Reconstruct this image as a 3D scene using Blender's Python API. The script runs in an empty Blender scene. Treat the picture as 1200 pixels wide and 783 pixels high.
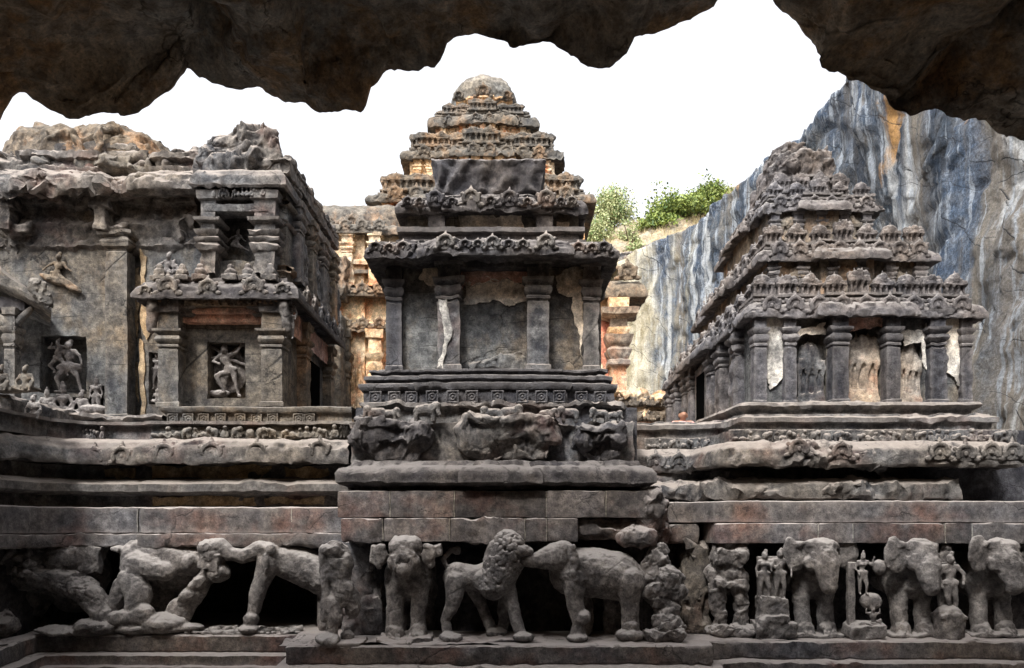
import bpy, math, random
import numpy as np
from mathutils import Vector, Matrix
R = math.radians
random.seed(11)
SC = bpy.context.scene
COL = SC.collection

# ------------------------------------------------------------------ camera, sky, sun, exposure
cam_d = bpy.data.cameras.new('camera'); cam = bpy.data.objects.new('camera', cam_d); COL.objects.link(cam)
cam.location = (0, 0, 0); cam.rotation_euler = (R(90), 0, 0)
cam_d.sensor_width = 36; cam_d.lens = 27; cam_d.shift_y = (615-391.5)/1200
cam_d.clip_start = .1; cam_d.clip_end = 2000
SC.camera = cam
SUN_EL, SUN_AZ = 50, 205          # azimuth clockwise from +Y: the sun stands behind the viewer, a little to the left
world = bpy.data.worlds.new('World'); SC.world = world; world.use_nodes = True
wt = world.node_tree; wt.nodes.clear()
sky = wt.nodes.new('ShaderNodeTexSky'); sky.sky_type = 'NISHITA'; sky.sun_disc = False
sky.sun_elevation = R(SUN_EL); sky.sun_rotation = R(SUN_AZ); sky.air_density = 1.0; sky.dust_density = 6; sky.ozone_density = .6
bg = wt.nodes.new('ShaderNodeBackground'); bg.inputs[1].default_value = .15
wo = wt.nodes.new('ShaderNodeOutputWorld')
bw = wt.nodes.new('ShaderNodeRGBToBW'); mx = wt.nodes.new('ShaderNodeMix'); mx.data_type = 'RGBA'; mx.inputs[0].default_value = .75
wt.links.new(sky.outputs[0], bw.inputs[0]); wt.links.new(sky.outputs[0], mx.inputs[6]); wt.links.new(bw.outputs[0], mx.inputs[7])      # a milky, overcast white sky
cl_ = wt.nodes.new('ShaderNodeMix'); cl_.data_type = 'RGBA'; cl_.inputs[0].default_value = .6; cl_.inputs[7].default_value = (1.95, 1.95, 1.98, 1)      # even cloud layer
wt.links.new(mx.outputs[2], cl_.inputs[6]); wt.links.new(cl_.outputs[2], bg.inputs[0]); wt.links.new(bg.outputs[0], wo.inputs[0])
sd = bpy.data.lights.new('sun', 'SUN'); sd.energy = 1.2; sd.angle = R(11); sd.color = (1, .97, .92)
so = bpy.data.objects.new('sun', sd); COL.objects.link(so)
sdir = Vector((math.sin(R(SUN_AZ))*math.cos(R(SUN_EL)), math.cos(R(SUN_AZ))*math.cos(R(SUN_EL)), math.sin(R(SUN_EL))))
so.rotation_euler = sdir.to_track_quat('Z', 'Y').to_euler()
SC.view_settings.view_transform = 'Standard'; SC.view_settings.look = 'None'
SC.view_settings.exposure = 2.15; SC.view_settings.gamma = 1
SC.cycles.max_bounces = 6; SC.cycles.diffuse_bounces = 4; SC.cycles.use_denoising = True

# ------------------------------------------------------------------ helpers
F = 900.0
def W(px, py, Y): return ((px-600)*Y/F, Y, (615-py)*Y/F)
def X_(px, Y): return (px-600)*Y/F
def Z_(py, Y): return (615-py)*Y/F

_rs = np.random.RandomState(5)
_T = _rs.uniform(-1, 1, (64, 64, 64, 3)).astype(np.float32)
def vn(P):
    P = np.asarray(P, dtype=np.float64); I = np.floor(P).astype(np.int64); f = P-I
    f = f*f*(3-2*f); I &= 63; J = (I+1) & 63
    x0, y0, z0 = I.T; x1, y1, z1 = J.T; fx, fy, fz = [f[:, k:k+1] for k in range(3)]
    a = _T[x0, y0, z0]*(1-fx)+_T[x1, y0, z0]*fx; b = _T[x0, y1, z0]*(1-fx)+_T[x1, y1, z0]*fx
    c = _T[x0, y0, z1]*(1-fx)+_T[x1, y0, z1]*fx; d = _T[x0, y1, z1]*(1-fx)+_T[x1, y1, z1]*fx
    return (a*(1-fy)+b*fy)*(1-fz)+(c*(1-fy)+d*fy)*fz
def fbm(P, o=4, g=2.1, k=.5):
    s = 0; a = 1.
    for i in range(o): s = s+a*vn(P+i*7.31); P = P*g; a *= k
    return s
def erode(V, amp=.012, freq=3., chip=0., seed=0.):
    if len(V) == 0: return V
    D = amp*fbm(V*freq+seed, 5, 2.1, .62)
    r = vn(V*6.5+seed+1.7); D = D+max(.006, amp*.55)*(.5-np.abs(r))*np.clip(vn(V*1.9+seed)[:, 1:2]+.55, 0, 1)*1.6
    if chip:
        m = np.clip((vn(V*.85+seed+3.3)[:, :1]+.55*vn(V*2.3+seed)[:, :1]-.12)*4, 0, 1)
        D = D+chip*m*(vn(V*4.1+seed)+.6*vn(V*9.3+seed)+.3*vn(V*19+seed))
    return V+D

def facet(V, cell, amp, seed=0, anis=(1, 1, 1)):
    """broken rock: every cell of a jittered lattice becomes one tilted plane"""
    P = V*np.array(anis)/cell+seed; I = np.floor(P).astype(np.int64); best = np.full(len(V), 1e9); out = np.zeros((len(V), 3))
    for dx in (-1, 0, 1):
        for dy in (-1, 0, 1):
            for dz in (-1, 0, 1):
                J = I+np.array([dx, dy, dz]); h = J & 63; r1 = _T[h[:, 0], h[:, 1], h[:, 2]]; r2 = _T[h[:, 1], h[:, 2], h[:, 0]]
                c = J+.5+.45*r1; d = ((P-c)**2).sum(1); m = d < best; best = np.where(m, d, best)
                hgt = (r2*(P-c)).sum(1)*1.3+r1[:, 2]*.35; out = np.where(m[:, None], hgt[:, None]*(np.array([.35, -.8, .5])+.4*r1), out)
    return V+amp*out
class MB:
    def __init__(s): s.V = []; s.Fc = []; s.T = []; s.n = 0
    def add(s, V, Fc, tint=0., M=None):
        V = np.asarray(V, float)
        if M is not None:
            M = np.array(M); V = V@M[:3, :3].T+M[:3, 3]
        s.V.append(V); s.T.append(np.full(len(V), tint, np.float32))
        if isinstance(Fc, np.ndarray): s.Fc.append((Fc+s.n, None))
        else: s.Fc.append((None, [[i+s.n for i in f] for f in Fc]))
        s.n += len(V); return s
    def arr(s): return np.concatenate(s.V)
    def mesh(s, name, amp=0, freq=3, chip=0, seed=0., sharp=38, carve=0):
        V = s.arr()
        if carve:      # low relief cut into the face: rounded lobes with sharp grooves between
            a = np.abs(vn(V*np.array([5.5, 5.5, 7.])+seed)); b = np.abs(vn(V*13+seed+2)); q = np.minimum(a[:, :1]*2.2, 1)*.6+np.minimum(b[:, :1]*2.2, 1)*.4
            V = V-carve*(1-q)*np.array([.0, -1., .35])
        if amp or chip: V = erode(V, amp, freq, chip, seed)
        loops = []; starts = []; tot = []; k = 0
        for A, L in s.Fc:
            if A is not None:
                loops.append(A.reshape(-1)); m, c = A.shape
                starts.append(k+np.arange(m)*c); tot.append(np.full(m, c)); k += m*c
            else:
                for f in L: loops.append(np.array(f)); starts.append(np.array([k])); tot.append(np.array([len(f)])); k += len(f)
        me = bpy.data.meshes.new(name)
        L = np.concatenate(loops).astype(np.int32); S = np.concatenate(starts).astype(np.int32); Tt = np.concatenate(tot).astype(np.int32)
        me.vertices.add(len(V)); me.vertices.foreach_set('co', V.astype(np.float32).ravel())
        me.loops.add(len(L)); me.loops.foreach_set('vertex_index', L)
        me.polygons.add(len(S)); me.polygons.foreach_set('loop_start', S); me.polygons.foreach_set('loop_total', Tt)
        me.update(calc_edges=True); me.validate()
        me.polygons.foreach_set('use_smooth', np.ones(len(me.polygons), bool))
        t = np.concatenate(s.T)
        if np.any(t) and len(me.vertices) == len(t):
            at = me.attributes.new('tint', 'FLOAT', 'POINT'); at.data.foreach_set('value', t)
        if sharp: me.set_sharp_from_angle(angle=R(sharp))
        return me
    def build(s, name, mat, parent=None, amp=0, freq=3, chip=0, seed=0., sharp=38, label=None, carve=0):
        return link(name, s.mesh(name, amp, freq, chip, seed, sharp, carve), mat, parent, label)

def link(name, me, mat=None, parent=None, label=None, M=None):
    o = bpy.data.objects.new(name, me); COL.objects.link(o)
    if mat is not None:
        if not len(me.materials): me.materials.append(mat)
    if parent is not None:
        o.parent = parent
        if M is None: o.matrix_parent_inverse = PINV.get(parent.name, Matrix.Identity(4))
    if M is not None: o.matrix_local = M
    if label: o['label'] = label
    return o
PINV = {}
def thing(name, label, cat, loc=(0, 0, 0), group=None, rz=0, world_parts=True):
    o = bpy.data.objects.new(name, None); COL.objects.link(o); o.empty_display_size = .2
    o.location = loc; o.rotation_euler = (0, 0, rz); o['label'] = label; o['category'] = cat
    if group: o['group'] = group
    if world_parts: PINV[o.name] = (Matrix.Translation(loc)@Matrix.Rotation(rz, 4, 'Z')).inverted()
    return o
def tag(o, label=None, cat=None, group=None, kind=None):
    if label: o['label'] = label
    if cat: o['category'] = cat
    if group: o['group'] = group
    if kind: o['kind'] = kind
    return o

def gridf(m, n, wrap=False):
    i = np.arange(m-1)[:, None]; j = np.arange(n if wrap else n-1)[None, :]; j2 = (j+1) % n
    return np.stack([i*n+j+0*j2, i*n+j2, (i+1)*n+j2, (i+1)*n+j], -1).reshape(-1, 4)

def box(x0, x1, y0, y1, z0, z1, res=.07, wear=.03, seed=0., skip=''):
    """dense box with worn edges; skip lists faces never seen: k=back, d=down"""
    Vs = []; Fs = []; n = 0
    lo = np.array([x0, y0, z0]); hi = np.array([x1, y1, z1])
    def seg(a, b): return np.linspace(a, b, max(2, int(abs(b-a)/res)+1))
    for ax, side, fl in ((0, 0, 'l'), (0, 1, 'r'), (1, 0, 'f'), (1, 1, 'k'), (2, 0, 'd'), (2, 1, 't')):
        if fl in skip: continue
        u, v = [(1, 2), (2, 0), (0, 1)][ax]
        A, B = np.meshgrid(seg(lo[u], hi[u]), seg(lo[v], hi[v]), indexing='ij')
        P = np.zeros(A.shape+(3,)); P[..., u] = A; P[..., v] = B; P[..., ax] = (hi if side else lo)[ax]
        f = gridf(*A.shape)
        if not side: pass
        if side: f = f[:, ::-1]
        f = f[:, ::-1]
        Vs.append(P.reshape(-1, 3)); Fs.append(f+n); n += A.size
    V = np.concatenate(Vs)
    if wear:
        dl = V-lo; dh = hi-V; d = np.minimum(dl, dh); ds = np.sort(d, 1)[:, 1:2]
        r = wear*(1+1.6*np.clip(fbm(V*2.7+seed, 3)[:, :1], -.9, 1.6))
        push = np.clip(r-ds, 0, None)*.55
        near = (d < r)
        V = V+np.where(near, np.where(dl < dh, 1, -1), 0)*push
    return V, np.concatenate(Fs)

def sweep(path, prof, res=.07, closed=False, cap=False, pres=None):
    p = [np.array(q, float) for q in path]; n = len(p); N = []
    for i in range(n):
        a = p[i]-p[i-1] if (closed or i > 0) else p[1]-p[0]
        b = p[(i+1) % n]-p[i] if (closed or i < n-1) else p[-1]-p[-2]
        a = a/np.linalg.norm(a); b = b/np.linalg.norm(b)
        na = np.array([a[1], -a[0]]); nb = np.array([b[1], -b[0]]); s = na+nb
        N.append(s/max(.35, (1+na@nb)))
    pr = [np.array(q, float) for q in prof]; pres = pres or res
    ps = []
    for i in range(len(pr)-1):
        k = max(1, int(np.linalg.norm(pr[i+1]-pr[i])/pres)); 
        for j in range(k): ps.append(pr[i]+(pr[i+1]-pr[i])*j/k)
    ps.append(pr[-1]); ps = np.array(ps)
    segs = n if closed else n-1; cols = []
    for i in range(segs):
        j = (i+1) % n; k = max(1, int(np.linalg.norm(p[j]-p[i])/res))
        t = np.arange(k)/k if (closed or i < segs-1) else np.arange(k+1)/k
        c0 = p[i][None]+ps[:, :1]*N[i][None]; c1 = p[j][None]+ps[:, :1]*N[j][None]
        for tt in t:
            c = c0+(c1-c0)*tt; cols.append(np.concatenate([c, ps[:, 1:2]], 1))
    A = np.array(cols).transpose(1, 0, 2)          # rows along profile, cols along path
    m, q = A.shape[:2]; Fc = gridf(m, q, wrap=closed)
    V = A.reshape(-1, 3)
    if cap and closed:
        c = V[(m-1)*q:].mean(0); V = np.concatenate([V, c[None]])
        j = np.arange(q); tri = np.stack([(m-1)*q+j, (m-1)*q+(j+1) % q, np.full(q, m*q), np.full(q, m*q)], 1)
        return V, [list(map(int, f)) for f in Fc]+[[int(a), int(b), int(c_)] for a, b, c_, _ in tri]
    return V, Fc

# ---- blobs: closed primitives fused by a voxel remesh into one continuous surface
def ell(c, r, rot=(0, 0, 0), n=14):
    u = np.linspace(0, math.pi, n); v = np.linspace(0, 2*math.pi, 2*n, endpoint=False)
    A, B = np.meshgrid(u, v, indexing='ij')
    P = np.stack([np.sin(A)*np.cos(B), np.sin(A)*np.sin(B), np.cos(A)], -1).reshape(-1, 3)
    from mathutils import Euler
    M = np.array(Euler(rot).to_matrix())
    r = np.array(r if hasattr(r, '__len__') else (r, r, r))
    return (P*r)@M.T+np.array(c), gridf(n, 2*n, True)[:, ::-1]
def cap_(a, b, ra, rb=None, n=12, flat=1.):
    """tapered limb with rounded ends"""
    rb = ra if rb is None else rb
    a = np.array(a, float); b = np.array(b, float); d = b-a; L = np.linalg.norm(d); d = d/max(L, 1e-6)
    h = np.array([0, 0, 1.]) if abs(d[2]) < .9 else np.array([1., 0, 0])
    x = np.cross(h, d); x /= np.linalg.norm(x); y = np.cross(d, x)
    rows = []
    for t in np.linspace(-math.pi/2, 0, 5): rows.append((a+d*ra*math.sin(t), ra*math.cos(t)))
    for t in (.33, .66): rows.append((a+d*L*t, ra+(rb-ra)*t))
    for t in np.linspace(0, math.pi/2, 5): rows.append((b+d*rb*math.sin(t), rb*math.cos(t)))
    th = np.linspace(0, 2*math.pi, n, endpoint=False)
    V = np.array([[c+r*(np.cos(t)*x+np.sin(t)*y*flat) for t in th] for c, r in rows]).reshape(-1, 3)
    return V, gridf(len(rows), n, True)
def chain(pts, rad, **k):
    return [cap_(pts[i], pts[i+1], rad[i], rad[i+1], **k) for i in range(len(pts)-1)]
def bx(c, s, rot=(0, 0, 0)):
    from mathutils import Euler
    M = np.array(Euler(rot).to_matrix()); s = np.array(s)/2
    V = np.array([[x, y, z] for x in (-1, 1) for y in (-1, 1) for z in (-1, 1)], float)*s
    Fc = [[0, 1, 3, 2], [4, 6, 7, 5], [0, 4, 5, 1], [2, 3, 7, 6], [0, 2, 6, 4], [1, 5, 7, 3]]
    return V@M.T+np.array(c), np.array(Fc)
def fuse(prims, voxel, smooth=3, amp=0, freq=6, chip=0, seed=0., name='fused'):
    m = MB()
    for V, Fc in prims: m.add(V, Fc)
    me0 = m.mesh('tmp', sharp=0); o = bpy.data.objects.new('tmp', me0); COL.objects.link(o)
    r = o.modifiers.new('r', 'REMESH'); r.mode = 'VOXEL'; r.voxel_size = voxel; r.use_smooth_shade = True
    if smooth:
        s = o.modifiers.new('s', 'SMOOTH'); s.iterations = smooth; s.factor = .5
    dg = bpy.context.evaluated_depsgraph_get()
    me = bpy.data.meshes.new_from_object(o.evaluated_get(dg)); me.name = name
    bpy.data.objects.remove(o); bpy.data.meshes.remove(me0)
    V = np.empty(len(me.vertices)*3, np.float32); me.vertices.foreach_get('co', V); V = V.reshape(-1, 3).astype(float)
    if amp or chip: V = erode(V, amp, freq, 0, seed)
    if chip > .03: V = facet(V, .22, chip*.55, seed)
    if chip: 
        D = vn(V*freq*.6+seed); D = D/np.maximum(.25, np.abs(D).max(1, keepdims=True)); V = V+chip*(D*.6+vn(V*freq*2+seed)*.5)
    me.vertices.foreach_set('co', V.astype(np.float32).ravel()); me.update()
    me.polygons.foreach_set('use_smooth', np.ones(len(me.polygons), bool))
    return me
def fused(name, prims, voxel, mat, parent=None, smooth=3, amp=0, freq=6, chip=0, seed=0., label=None, M=None):
    return link(name, fuse(prims, voxel, smooth, amp, freq, chip, seed, name), mat, parent, label, M)

# ------------------------------------------------------------------ materials
def N_(t, kind, **k):
    n = t.nodes.new('ShaderNode'+kind)
    for a, b in k.items(): setattr(n, a, b)
    return n
def ramp(t, src, a, b, c0=(0, 0, 0, 1), c1=(1, 1, 1, 1)):
    n = N_(t, 'ValToRGB'); e = n.color_ramp.elements; e[0].position = a; e[1].position = b; e[0].color = c0; e[1].color = c1
    t.links.new(src, n.inputs[0]); return n.outputs[0]
def mixc(t, fac, a, b, mode='MIX'):
    n = N_(t, 'Mix', data_type='RGBA', blend_type=mode)
    for i, v in ((0, fac), (6, a), (7, b)):
        if isinstance(v, (int, float)): n.inputs[i].default_value = v
        elif isinstance(v, tuple): n.inputs[i].default_value = v if len(v) == 4 else v+(1,)
        else: t.links.new(v, n.inputs[i])
    return n.outputs[2]
def math_(t, op, a, b=None):
    n = N_(t, 'Math', operation=op, use_clamp=False)
    for i, v in enumerate((a, b)):
        if v is None: continue
        if isinstance(v, (int, float)): n.inputs[i].default_value = v
        else: t.links.new(v, n.inputs[i])
    return n.outputs[0]
def noise(t, vec, scale, detail=5, rough=.6, dist=0.):
    n = N_(t, 'TexNoise'); n.inputs['Scale'].default_value = scale; n.inputs['Detail'].default_value = detail
    n.inputs['Roughness'].default_value = rough; n.inputs['Distortion'].default_value = dist
    t.links.new(vec, n.inputs['Vector']); return n.outputs['Fac']
def mapped(t, vec, s, rot=(0, 0, 0), loc=(0, 0, 0)):
    m = N_(t, 'Mapping'); m.inputs['Scale'].default_value = s; m.inputs['Rotation'].default_value = rot; m.inputs['Location'].default_value = loc
    t.links.new(vec, m.inputs[0]); return m.outputs[0]
def rock(name, dark, mid, light, dust=.5, dustc=(.30, .27, .24), streak=.5, extra=None, extra_amt=.5, crack=.5, bump=.6, vein=None,
         scale=1., rough=.92, edge=.35, red=0., seams=0., hue_amt=.42):
    m = bpy.data.materials.new(name); m.use_nodes = True; t = m.node_tree; t.nodes.clear()
    out = N_(t, 'OutputMaterial'); b = N_(t, 'BsdfPrincipled'); t.links.new(b.outputs[0], out.inputs[0])
    g = N_(t, 'NewGeometry'); pos = g.outputs['Position']
    big = noise(t, pos, .55*scale, 6, .62, .4); med = noise(t, pos, 3.1*scale, 8, .68); fine = noise(t, pos, 30*scale, 7, .85)
    c = mixc(t, ramp(t, big, .36, .64), dark, mid)
    c = mixc(t, ramp(t, med, .42, .72), c, light)
    if red:
        rn = noise(t, mapped(t, pos, (1, 1, 1), loc=(4, 9, 2)), .9, 4, .6); c = mixc(t, math_(t, 'MULTIPLY', ramp(t, rn, .52, .68), red), c, (.16, .075, .055))
    if extra:
        en = noise(t, mapped(t, pos, (1, 1, .7), loc=(11, 3, 5)), 1.1*scale, 7, .66)
        c = mixc(t, math_(t, 'MULTIPLY', ramp(t, en, .50, .60), extra_amt), c, extra)
    if streak:
        sn = noise(t, mapped(t, pos, (2.6, 2.6, .3)), 1., 6, .62, .25)
        c = mixc(t, math_(t, 'MULTIPLY', ramp(t, sn, .50, .66), streak), c, (dark[0]*.45, dark[1]*.45, dark[2]*.5))
    hue = noise(t, mapped(t, pos, (1, 1, .8), loc=(31, 7, 17)), .38*scale, 4, .55)       # bluish and ochre-grey beds
    c = mixc(t, hue_amt, c, mixc(t, 1., c, ramp(t, hue, .40, .60, (.80, .98, 1.22, 1), (1.28, 1.04, .74, 1)), 'MULTIPLY'))
    mid8 = noise(t, mapped(t, pos, (1, 1, 1), loc=(3, 5, 1)), 8*scale, 4, .6); c = mixc(t, 1., c, ramp(t, mid8, .36, .64, (.62, .62, .63, 1), (1.38, 1.37, 1.35, 1)), 'MULTIPLY')
    if seams:
        sz = N_(t, 'SeparateXYZ'); t.links.new(pos, sz.inputs[0]); wz = math_(t, 'ADD', sz.outputs[2], math_(t, 'MULTIPLY', noise(t, mapped(t, pos, (.5, .5, .5)), 1., 4, .5), .35))
        sk = ramp(t, math_(t, 'FRACT', math_(t, 'MULTIPLY', wz, 1.9)), .012, .035); sg = ramp(t, noise(t, mapped(t, pos, (1, 1, 3), loc=(9, 9, 9)), .7, 3, .6), .44, .52)
        c = mixc(t, math_(t, 'MULTIPLY', math_(t, 'SUBTRACT', 1., sk), math_(t, 'MULTIPLY', sg, seams)), c, (dark[0]*.3, dark[1]*.3, dark[2]*.3))
    f2 = ramp(t, fine, .34, .66, (.52, .51, .52, 1), (1.45, 1.44, 1.42, 1)); c = mixc(t, 1., c, f2, 'MULTIPLY')
    # small pits
    vp = N_(t, 'TexVoronoi', feature='F1'); vp.inputs['Scale'].default_value = 17*scale; t.links.new(pos, vp.inputs['Vector'])
    pit = ramp(t, vp.outputs['Distance'], .08, .3)
    c = mixc(t, 1., c, mixc(t, .35, (1., 1., 1.), pit), 'MULTIPLY')
    if edge:
        pt = ramp(t, g.outputs['Pointiness'], .5, .6); c = mixc(t, math_(t, 'MULTIPLY', pt, edge), c, dustc)
    if dust:
        sx = N_(t, 'SeparateXYZ'); t.links.new(g.outputs['Normal'], sx.inputs[0])
        dn = math_(t, 'ADD', sx.outputs[2], math_(t, 'MULTIPLY', med, .5))
        c = mixc(t, math_(t, 'MULTIPLY', ramp(t, dn, .62, 1.1), dust), c, dustc)
    # cracks
    w = noise(t, pos, 1.7*scale, 4, .6); wv = N_(t, 'VectorMath', operation='ADD'); t.links.new(pos, wv.inputs[0])
    cb = N_(t, 'CombineXYZ'); t.links.new(math_(t, 'MULTIPLY', w, 1.1), cb.inputs[0]); t.links.new(w, cb.inputs[2]); t.links.new(cb.outputs[0], wv.inputs[1])
    vo = N_(t, 'TexVoronoi', feature='DISTANCE_TO_EDGE'); vo.inputs['Scale'].default_value = .75*scale
    t.links.new(mapped(t, wv.outputs[0], (.8, .8, 1.25), rot=(.2, .5, .1)), vo.inputs['Vector'])
    ck = ramp(t, vo.outputs['Distance'], .002, .016)
    gate = ramp(t, noise(t, pos, .8*scale, 3, .5), .47, .56)
    ckf = math_(t, 'MULTIPLY', math_(t, 'SUBTRACT', 1., ck), math_(t, 'MULTIPLY', gate, crack))
    c = mixc(t, ckf, c, (dark[0]*.25, dark[1]*.25, dark[2]*.25))
    at = N_(t, 'Attribute', attribute_name='tint'); 
    tf = math_(t, 'ADD', at.outputs['Fac'], 1.); cx = N_(t, 'CombineColor')
    for i in range(3): t.links.new(tf, cx.inputs[i])
    c = mixc(t, 1., c, cx.outputs[0], 'MULTIPLY')
    t.links.new(c, b.inputs['Base Color']); b.inputs['Roughness'].default_value = rough; b.inputs['Specular IOR Level'].default_value = .3
    h = math_(t, 'ADD', math_(t, 'MULTIPLY', med, 1.7), math_(t, 'MULTIPLY', fine, .75))
    h = math_(t, 'ADD', h, math_(t, 'MULTIPLY', pit, .12)); h = math_(t, 'SUBTRACT', h, math_(t, 'MULTIPLY', ckf, .6))
    bp = N_(t, 'Bump'); bp.inputs['Strength'].default_value = bump; bp.inputs['Distance'].default_value = .065/scale**.5
    t.links.new(h, bp.inputs['Height']); t.links.new(bp.outputs[0], b.inputs['Normal'])
    return m
M_STONE = rock('basalt', (.034, .034, .038), (.095, .091, .088), (.215, .203, .19), dust=.75, dustc=(.33, .29, .26), red=.35)
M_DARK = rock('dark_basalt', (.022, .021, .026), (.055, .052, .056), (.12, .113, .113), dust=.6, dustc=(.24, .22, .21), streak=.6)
M_STAT = rock('statue_basalt', (.075, .069, .069), (.165, .152, .148), (.31, .29, .275), dust=.8, dustc=(.45, .42, .40), hue_amt=.15, streak=.3, crack=.35, edge=.3, bump=.75)
M_WALL = rock('wall_basalt', (.046, .046, .049), (.105, .102, .097), (.20, .19, .172), seams=.8, dust=.5, streak=.35, extra=(.27, .19, .10), extra_amt=.22, crack=.8, edge=.25)
M_BLOCK = rock('block_basalt', (.058, .054, .057), (.108, .10, .10), (.165, .152, .147), dust=.75, dustc=(.42, .38, .36), streak=.25, crack=.7, edge=.35, red=.5, bump=.45)
M_WARM = rock('weathered_tower_stone', (.07, .062, .055), (.13, .112, .092), (.26, .215, .165), dust=.35, dustc=(.2, .18, .15), streak=.55, edge=.25, extra=(.46, .25, .12), extra_amt=.35)
M_LIT = rock('sunlit_cream_plaster', (.40, .25, .13), (.68, .52, .34), (.78, .68, .52), dust=.2, streak=.35, edge=.0, extra=(.58, .20, .08), extra_amt=.7)  # cream and orange plaster, its colour brightened for a sunlit effect
M_REDP = rock('red_wash_plaster', (.36, .18, .14), (.54, .32, .25), (.60, .45, .38), dust=.2, streak=.4, edge=.0, extra=(.12, .10, .095), extra_amt=.8, bump=.3)
M_PLAS = rock('cream_plaster', (.50, .44, .36), (.62, .55, .46), (.70, .64, .56), dust=.2, streak=.3, edge=.0, extra=(.13, .12, .11), extra_amt=.85, bump=.3, crack=.6)
M_TAN = rock('tan_plaster', (.12, .095, .08), (.30, .25, .20), (.46, .40, .33), dust=.2, streak=.4, edge=.2, extra=(.38, .22, .15), extra_amt=.6, bump=.5)
M_OCHR = rock('ochre_plaster', (.13, .10, .07), (.36, .25, .13), (.46, .36, .24), dust=.2, streak=.3, edge=0, bump=.3)
M_PURP = rock('purple_tower_stone', (.042, .040, .044), (.098, .090, .092), (.19, .172, .168), dust=.6, dustc=(.28, .26, .245), streak=.45, edge=.3)
# ------------------------------------------------------------------ terrain and rock
def cliff_mat():
    m = rock('streaked_cliff_rock', (.032, .048, .075), (.062, .086, .122), (.13, .14, .155), dust=.2, streak=0, crack=0, bump=.9, scale=.8, edge=.1)
    t = m.node_tree; b = [n for n in t.nodes if n.type == 'BSDF_PRINCIPLED'][0]; g = [n for n in t.nodes if n.type == 'NEW_GEOMETRY'][0]
    src = b.inputs['Base Color'].links[0].from_socket; pos = g.outputs['Position']
    c = src
    sy = N_(t, 'SeparateXYZ'); t.links.new(pos, sy.inputs[0]); wy = math_(t, 'ADD', sy.outputs[1], math_(t, 'MULTIPLY', noise(t, mapped(t, pos, (.5, .5, .1)), 1., 4, .6), 9.))
    c = mixc(t, math_(t, 'MULTIPLY', ramp(t, math_(t, 'DIVIDE', wy, 60.), .385, .44, (1, 1, 1, 1), (0, 0, 0, 1)), .8), c, (.20, .17, .135))      # brown bed nearest the viewer
    for k, (sc, lo, hi, col, amt, loc) in enumerate((((.30, .30, .03), .52, .60, (.19, .165, .13), .75, (2, 2, 9)),
            ((1.0, 1.0, .06), .50, .64, (.028, .038, .055), .65, (5, 1, 2)), ((.75, .75, .035), .56, .63, (.50, .52, .53), .6, (7, 8, 3)),
            ((3.4, 3.4, .10), .54, .62, (.33, .37, .42), .6, (1, 18, 3)), ((.35, .35, .12), .62, .67, (.40, .22, .07), .8, (3, 14, 8)))):
        n = noise(t, mapped(t, pos, sc, loc=loc), 1., 7, .6, .35)
        c = mixc(t, math_(t, 'MULTIPLY', ramp(t, n, lo, hi), amt), c, col)
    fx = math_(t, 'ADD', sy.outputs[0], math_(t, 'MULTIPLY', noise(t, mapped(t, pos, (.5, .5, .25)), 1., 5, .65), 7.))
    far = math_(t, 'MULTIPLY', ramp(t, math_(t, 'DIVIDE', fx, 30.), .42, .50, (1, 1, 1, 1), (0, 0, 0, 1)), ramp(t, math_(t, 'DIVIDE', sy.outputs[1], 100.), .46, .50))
    c = mixc(t, math_(t, 'MULTIPLY', far, .75), c, mixc(t, ramp(t, noise(t, mapped(t, pos, (1, 1, .4)), .9, 5, .7), .4, .6), (.62, .57, .44), (.30, .25, .14)))      # cream and ochre far corner, its sunlit brightness put into the colour
    f = noise(t, pos, 12., 8, .85); c = mixc(t, 1., c, ramp(t, f, .34, .66, (.45, .45, .45, 1), (1.55, 1.55, 1.55, 1)), 'MULTIPLY')
    # long slanting joints across the face
    wv = N_(t, 'VectorMath', operation='ADD'); t.links.new(pos, wv.inputs[0]); wn = N_(t, 'TexNoise'); wn.inputs['Scale'].default_value = .35; wn.inputs['Detail'].default_value = 6; t.links.new(pos, wn.inputs['Vector'])
    ws = N_(t, 'VectorMath', operation='SCALE'); ws.inputs['Scale'].default_value = 1.6; t.links.new(wn.outputs['Color'], ws.inputs[0]); t.links.new(ws.outputs[0], wv.inputs[1])
    for q_, (sc_, rot_) in enumerate((((.3, .1, .55), (R(-35), 0, 0)), ((.3, .1, .8), (R(-22), 0, 0)), ((.3, .1, .4), (R(-50), 0, 0)))):
        wx = N_(t, 'SeparateXYZ'); mr = N_(t, 'Mapping'); mr.inputs['Rotation'].default_value = rot_; t.links.new(wv.outputs[0], mr.inputs[0]); t.links.new(mr.outputs[0], wx.inputs[0])
        fr_ = math_(t, 'FRACT', math_(t, 'MULTIPLY', wx.outputs[2], sc_[2])); k_ = ramp(t, fr_, .004, .022)
        gt = ramp(t, noise(t, mapped(t, pos, (1, 1, 1), loc=(q_*5., 3, q_)), .45, 3, .6), .49, .53)
        c = mixc(t, math_(t, 'MULTIPLY', math_(t, 'SUBTRACT', 1., k_), gt), c, (.012, .014, .02))
    t.links.new(c, b.inputs['Base Color']); return m
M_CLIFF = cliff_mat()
M_ROOF = rock('brown_overhang_rock', (.26, .20, .15), (.50, .40, .30), (.62, .57, .50), dust=0, streak=0, extra=(.50, .26, .09), extra_amt=.6, crack=.7, bump=.9, scale=1.1, edge=.2)
M_SOIL = rock('dry_hill_soil', (.20, .15, .09), (.34, .27, .17), (.42, .36, .25), dust=.2, streak=0, crack=.2, edge=0, scale=.6)
M_GRND = rock('dusty_court_ground', (.27, .255, .23), (.36, .34, .31), (.43, .41, .375), dust=0, streak=0, crack=.3, edge=0)

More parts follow.
